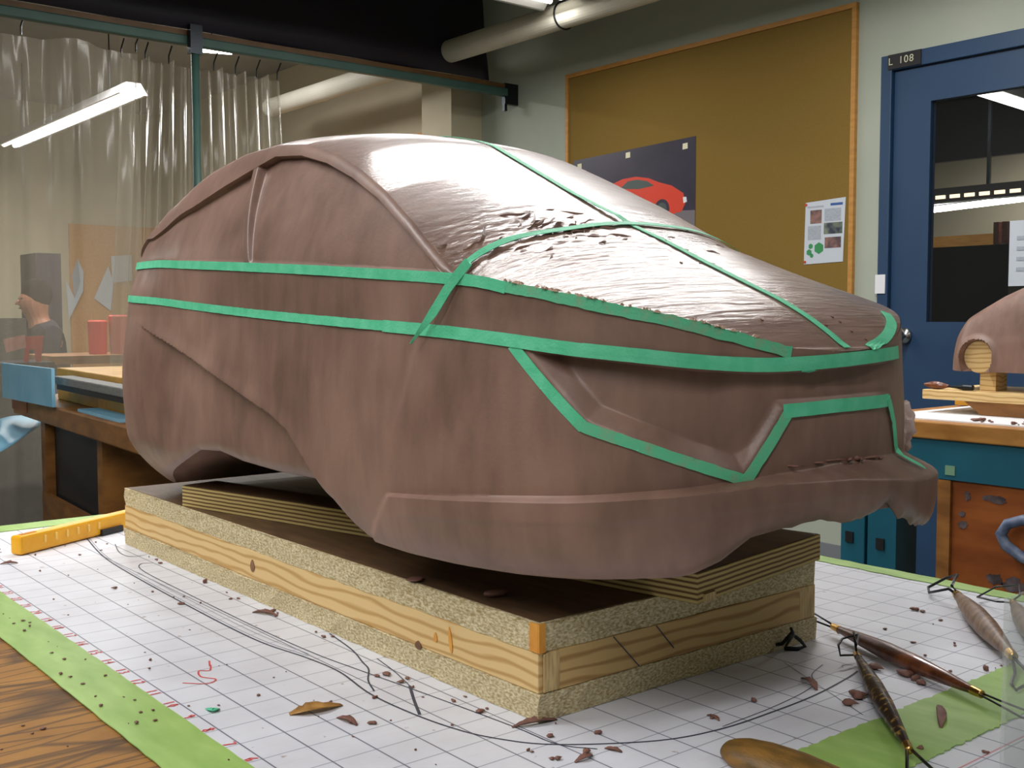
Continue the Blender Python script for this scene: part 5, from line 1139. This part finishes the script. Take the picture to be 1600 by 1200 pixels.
MB().tube([(0,0,stz-.04),(0,0,stz)],.18,24).build('seat', M['black'], st)
for a_ in range(4):
    a2 = PI/4+a_*PI/2; MB().tube([(.13*math.cos(a2),.13*math.sin(a2),stz-.04),(.19*math.cos(a2),.19*math.sin(a2),0)],.013,8).build('leg', M['wire'], st)

# =============== right bench and the second model ===============
rbn = empty('workbench', (-.3,2.35,FL), label='blue green steel framed workbench with orange wooden drawers on the right', cat='workbench'); RB = (-.3,2.35,FL)
zt = .090
M['toporange'] = mat('worn yellow orange bench edge', s2l(150,96,36), s2l(184,130,62), .5, 9, stretch=(1,1,3))
def rb_(a,b,nm,m,**k): return ch(MB().box(a,b), nm, m, rbn, RB, **k)
rb_((-1.02,1.99,zt-.045),(.9,2.72,zt),'wooden_top',M['toporange'],bevel=.004)
rb_((-.98,2.0,-.055),(.88,2.03,zt-.046),'front_apron',M['teal'])
rb_((-.98,2.68,-.055),(.88,2.71,zt-.046),'back_apron',M['teal'])
lg = rb_((-1.05,2.0,FL),(-.975,2.06,zt-.046),'leg',M['teal'],bevel=.003); rb_((-.965,2.0,FL),(-.88,2.10,-.056),'leg',M['teal'])
rb_((-1.0,2.64,FL),(-.93,2.71,-.056),'leg',M['teal'])
for x,z in ((-1.02,-.245),(-.925,-.25)): ch(MB().box((x-.012,1.996,z-.015),(x+.012,2.0,z+.015)), 'square_hole', M['black'], lg, (0,0,0)) if False else rb_((x-.012,1.995,z-.015),(x+.012,1.9995,z+.015),'square_hole',M['black'])
rb_((-.757,2.01,FL+.08),(.85,2.60,-.057),'drawer_unit',M['orangewood'])
rb_((-.765,2.0,FL+.08),(-.73,2.012,-.057),'side_stile',M['benchwood'])
M['stain'] = mat('dark paint stain', s2l(60,48,50), s2l(110,96,100), .6, 30)
def blob(px,pz,rx,rz,nm,m,seed):
    r = random.Random(seed); pts = [(px+rx*math.cos(a*PI/9)*r.uniform(.6,1.2), pz+rz*math.sin(a*PI/9)*r.uniform(.6,1.2)) for a in range(18)]
    n = 18; v = [(x,2.0095,z) for x,z in pts]+[(x,2.0085,z) for x,z in pts]
    ch(MB().add(v,[tuple(range(n-1,-1,-1)),tuple(range(n,2*n))]+[(i,(i+1)%n,n+(i+1)%n,n+i) for i in range(n)]), nm, m, rbn, RB)
for q,rx,rz,sd in (((-0.6988, 2.0100, -0.1665),.014,.012,1),((-0.6888, 2.0100, -0.0919),.008,.014,2),((-0.6175, 2.0100, -0.0909),.035,.010,3),((-0.6122, 2.0100, -0.2895),.022,.016,4),((-0.7029, 2.0100, -0.1393),.009,.008,5),((-0.5638, 2.0100, -0.2964),.03,.02,6)): blob(q[0],q[2],rx,rz,'paint_stain',M['stain'],sd)
q = (-0.7322, 1.9990, -0.0309); M['palemark'] = mat('faded yellow mark', s2l(120,160,130), None, .6)
rb_((q[0]-.012,1.9975,q[2]-.012),(q[0]+.014,1.9998,q[2]+.012),'paint_mark',M['palemark'])
# vise handle ring
vh = empty('vise_handle', tuple((-0.5551, 1.9700, -0.1717)), label='blue grey curved metal handle on the orange drawer front', cat='handle'); c_ = Vector((-0.5473, 1.9700, -0.1705))
M['bluegrey'] = mat('chipped blue grey enamel', s2l(84,98,128), s2l(128,140,160), .4, 40)
pts = [Vector((.10,.0,.052)),Vector((.02,0,.045)),Vector((-.018,0,.03)),Vector((-.033,0,.004)),Vector((-.02,0,-.022)),Vector((.02,0,-.045)),Vector((.10,.0,-.07))]
MB().tube([vh.location*0+p+(c_-vh.location) for p in [Vector(x) for x in curve3]] if False else [p+(c_-vh.location) for p in pts], [.013,.013,.013,.014,.014,.013,.013], 12).build('ring_handle', M['bluegrey'], vh, smooth=True)
MB().box((.09,-.01,-.08),(.13,.03,.065),Matrix.Translation(c_-vh.location)).build('mounting_plate', M['bluegrey'], vh)
# paper and crumbs on the bench
MB().box((-.95,2.02,zt+.0002),(.85,2.62,zt+.004)).build('bench_paper', M['paper2'] if 'paper2' in M else M['white'], None, label='white paper covering the right workbench top', cat='paper')
r9 = random.Random(9)
for k in range(34):
    x = r9.uniform(-.72,-.45); y = r9.uniform(2.03,2.10); crumb(x,y,zt+.004,r9.uniform(.003,.009),'dark red brown clay crumb on the papered right workbench','clay crumbs on the right workbench')
# trestle board carrying the second clay car
q0 = (-0.9310, 2.2000, 0.1570); q1 = (-0.9304, 2.2000, 0.1303)
bz = q0[2]
bd = MB().box((q0[0],2.2,bz-.026),(.7,2.5,bz)).build('mounting_board', M['pinex'], None, bevel=.002, label='thin pine board carrying the second clay car on the right bench', cat='board')
tb2 = MB().add([(q0[0]+.11,2.22,bz-.0262),(q0[0]+.16,2.22,zt+.0045),(.6,2.22,zt+.0045),(.6,2.22,bz-.0262),(q0[0]+.11,2.48,bz-.0262),(q0[0]+.16,2.48,zt+.0045),(.6,2.48,zt+.0045),(.6,2.48,bz-.0262)],[(0,1,2,3),(7,6,5,4),(0,4,5,1),(3,2,6,7),(0,3,7,4),(1,5,6,2)]).build('support_block', M['benchwood'], None, label='dark wooden block under the thin pine board', cat='block')
lt2 = MB().box((-1.0,2.50,zt+.0045),(-.66,2.64,zt+.022)).build('wood_offcut', M['yellowwood'], None, label='pale wood offcut lying at the far left of the right bench', cat='wood')
# loop tool on the board
a, b = (-0.9391, 2.2100, 0.1705), (-0.8665, 2.2100, 0.1651)
tl = empty('loop_tool', (a[0],2.225,bz), label='small brown handled tool lying on the thin pine board', cat='sculpting tool')
spindle(tl, (a[0],2.225,bz+.012), (b[0],2.225,bz+.010), .011, M['handle'])
spindle(tl, (b[0],2.225,bz+.009), (b[0]+.07,2.225,bz+.009), .008, M['wire'], 'blade', prof=[(0,.3),(.3,.5),(.6,1),(1,.9)])
# second car: stations along x with a superellipse section
sc = empty('clay_car_model', (0,2.36,bz), label='smaller brown clay car model standing on the right bench', cat='car model'); SO2 = (0,2.36,bz)
prof = [(1470,560),(1472,540),(1480,515),(1497,494),(1522,478),(1550,461),(1575,449),(1600,438)]
YS = 2.24
tops = [(-0.9005, 2.2400, 0.2422),(-0.8977, 2.2400, 0.2813),(-0.8854, 2.2400, 0.3221),(-0.8526, 2.2400, 0.3591),(-0.8075, 2.2400, 0.3866),(-0.7582, 2.2400, 0.4152),(-0.7152, 2.2400, 0.4347),(-0.6730, 2.2400, 0.4521)]
xs2 = np.array([t[0] for t in tops]); zs2 = np.array([t[2] for t in tops])
Xend = xs2[-1]; ln2 = .70; x0_ = xs2[0]
def topz(x):
    if x <= Xend: return float(np.interp(x, xs2, zs2))
    t = (x-Xend)/(x0_+ln2-Xend); return zs2[-1]+.055*math.sin(min(1,t*1.05)*PI*.5)*(1)-.11*max(0,t-.45)**1.5*2
botz = (-0.7005, 2.2400, 0.2091)[2]
def side_pt(x, k):  # k 0..1 from sill up, over, to other sill
    hw = .13*(1-max(0,(x0_+.07-x)/.07)**2*.5)
    zt_ = topz(x); zb_ = botz+.0
    ang = PI*k; c = math.cos(ang); s = math.sin(ang)
    ex = .42; yy = -hw*math.copysign(abs(c)**ex, c); zz = zb_+(zt_-zb_)*(abs(s)**.75)
    yy *= 1-.18*max(0,(zz-zb_)/(zt_-zb_)-.35)
    return (x, 2.37+yy, zz)
v = []; nxs, nk = 190, 130
xs_l = [x0_+.0005+(ln2)*(i/(nxs-1))**1.3 for i in range(nxs)]
wc_ = (-0.8004, 2.2400, 0.2485); wr = .047
for x in xs_l:
    for k in range(nk+1):
        p = list(side_pt(x, k/nk))
        for wcx in (wc_[0], wc_[0]+.44):
            dd = math.hypot(p[0]-wcx, p[2]-wc_[2])
            if dd < wr*1.35 and p[2] < wc_[2]+wr*1.35:
                s_ = 1 if p[1] < 2.37 else -1
                if dd < wr: p[1] += s_*.035*min(1,(wr-dd)/.004)
                else: p[1] -= s_*.006*(1-(dd-wr)/(wr*.35))
        v.append(tuple(p))
v2 = [p for p in v]; f = [(i*(nk+1)+k,(i+1)*(nk+1)+k,(i+1)*(nk+1)+k+1,i*(nk+1)+k+1) for i in range(nxs-1) for k in range(nk)]
f += [tuple(range(nk+1)), tuple((nxs-1)*(nk+1)+k for k in range(nk,-1,-1))]
f += [(i*(nk+1),i*(nk+1)+nk,(i+1)*(nk+1)+nk,(i+1)*(nk+1)) for i in range(nxs-1)]
cb2 = ch(MB().add(v2,f), 'car_body', M['clay'], sc, SO2, smooth=True)
cb2.data.set_sharp_from_angle(angle=math.radians(40))
for wcx in (wc_[0], wc_[0]+.44): ch(MB().tube([(wcx,2.262,wc_[2]),(wcx,2.275,wc_[2])], wr*.93, 32), 'wooden_wheel_disc', M['pinex'], sc, SO2)
for px0 in (1531,):
    q = (-0.8017, 2.2700, 0.1745); q2 = (-0.7568, 2.2700, 0.1766); ch(MB().box((q[0],2.27,bz+.0005),(q2[0],2.33,botz+.03)), 'wooden_post', M['pinex'], sc, SO2)
    ch(MB().box((q[0]+.40,2.27,bz+.0005),(q2[0]+.40,2.33,botz+.03)), 'wooden_post', M['yellowwood'], sc, SO2)
M['groove'] = mat('dark clay groove', s2l(84,54,44), None, .6)
g = [(-0.7428, 2.2380, 0.2706),(-0.7014, 2.2380, 0.2817),(-0.6476, 2.2380, 0.2943)]
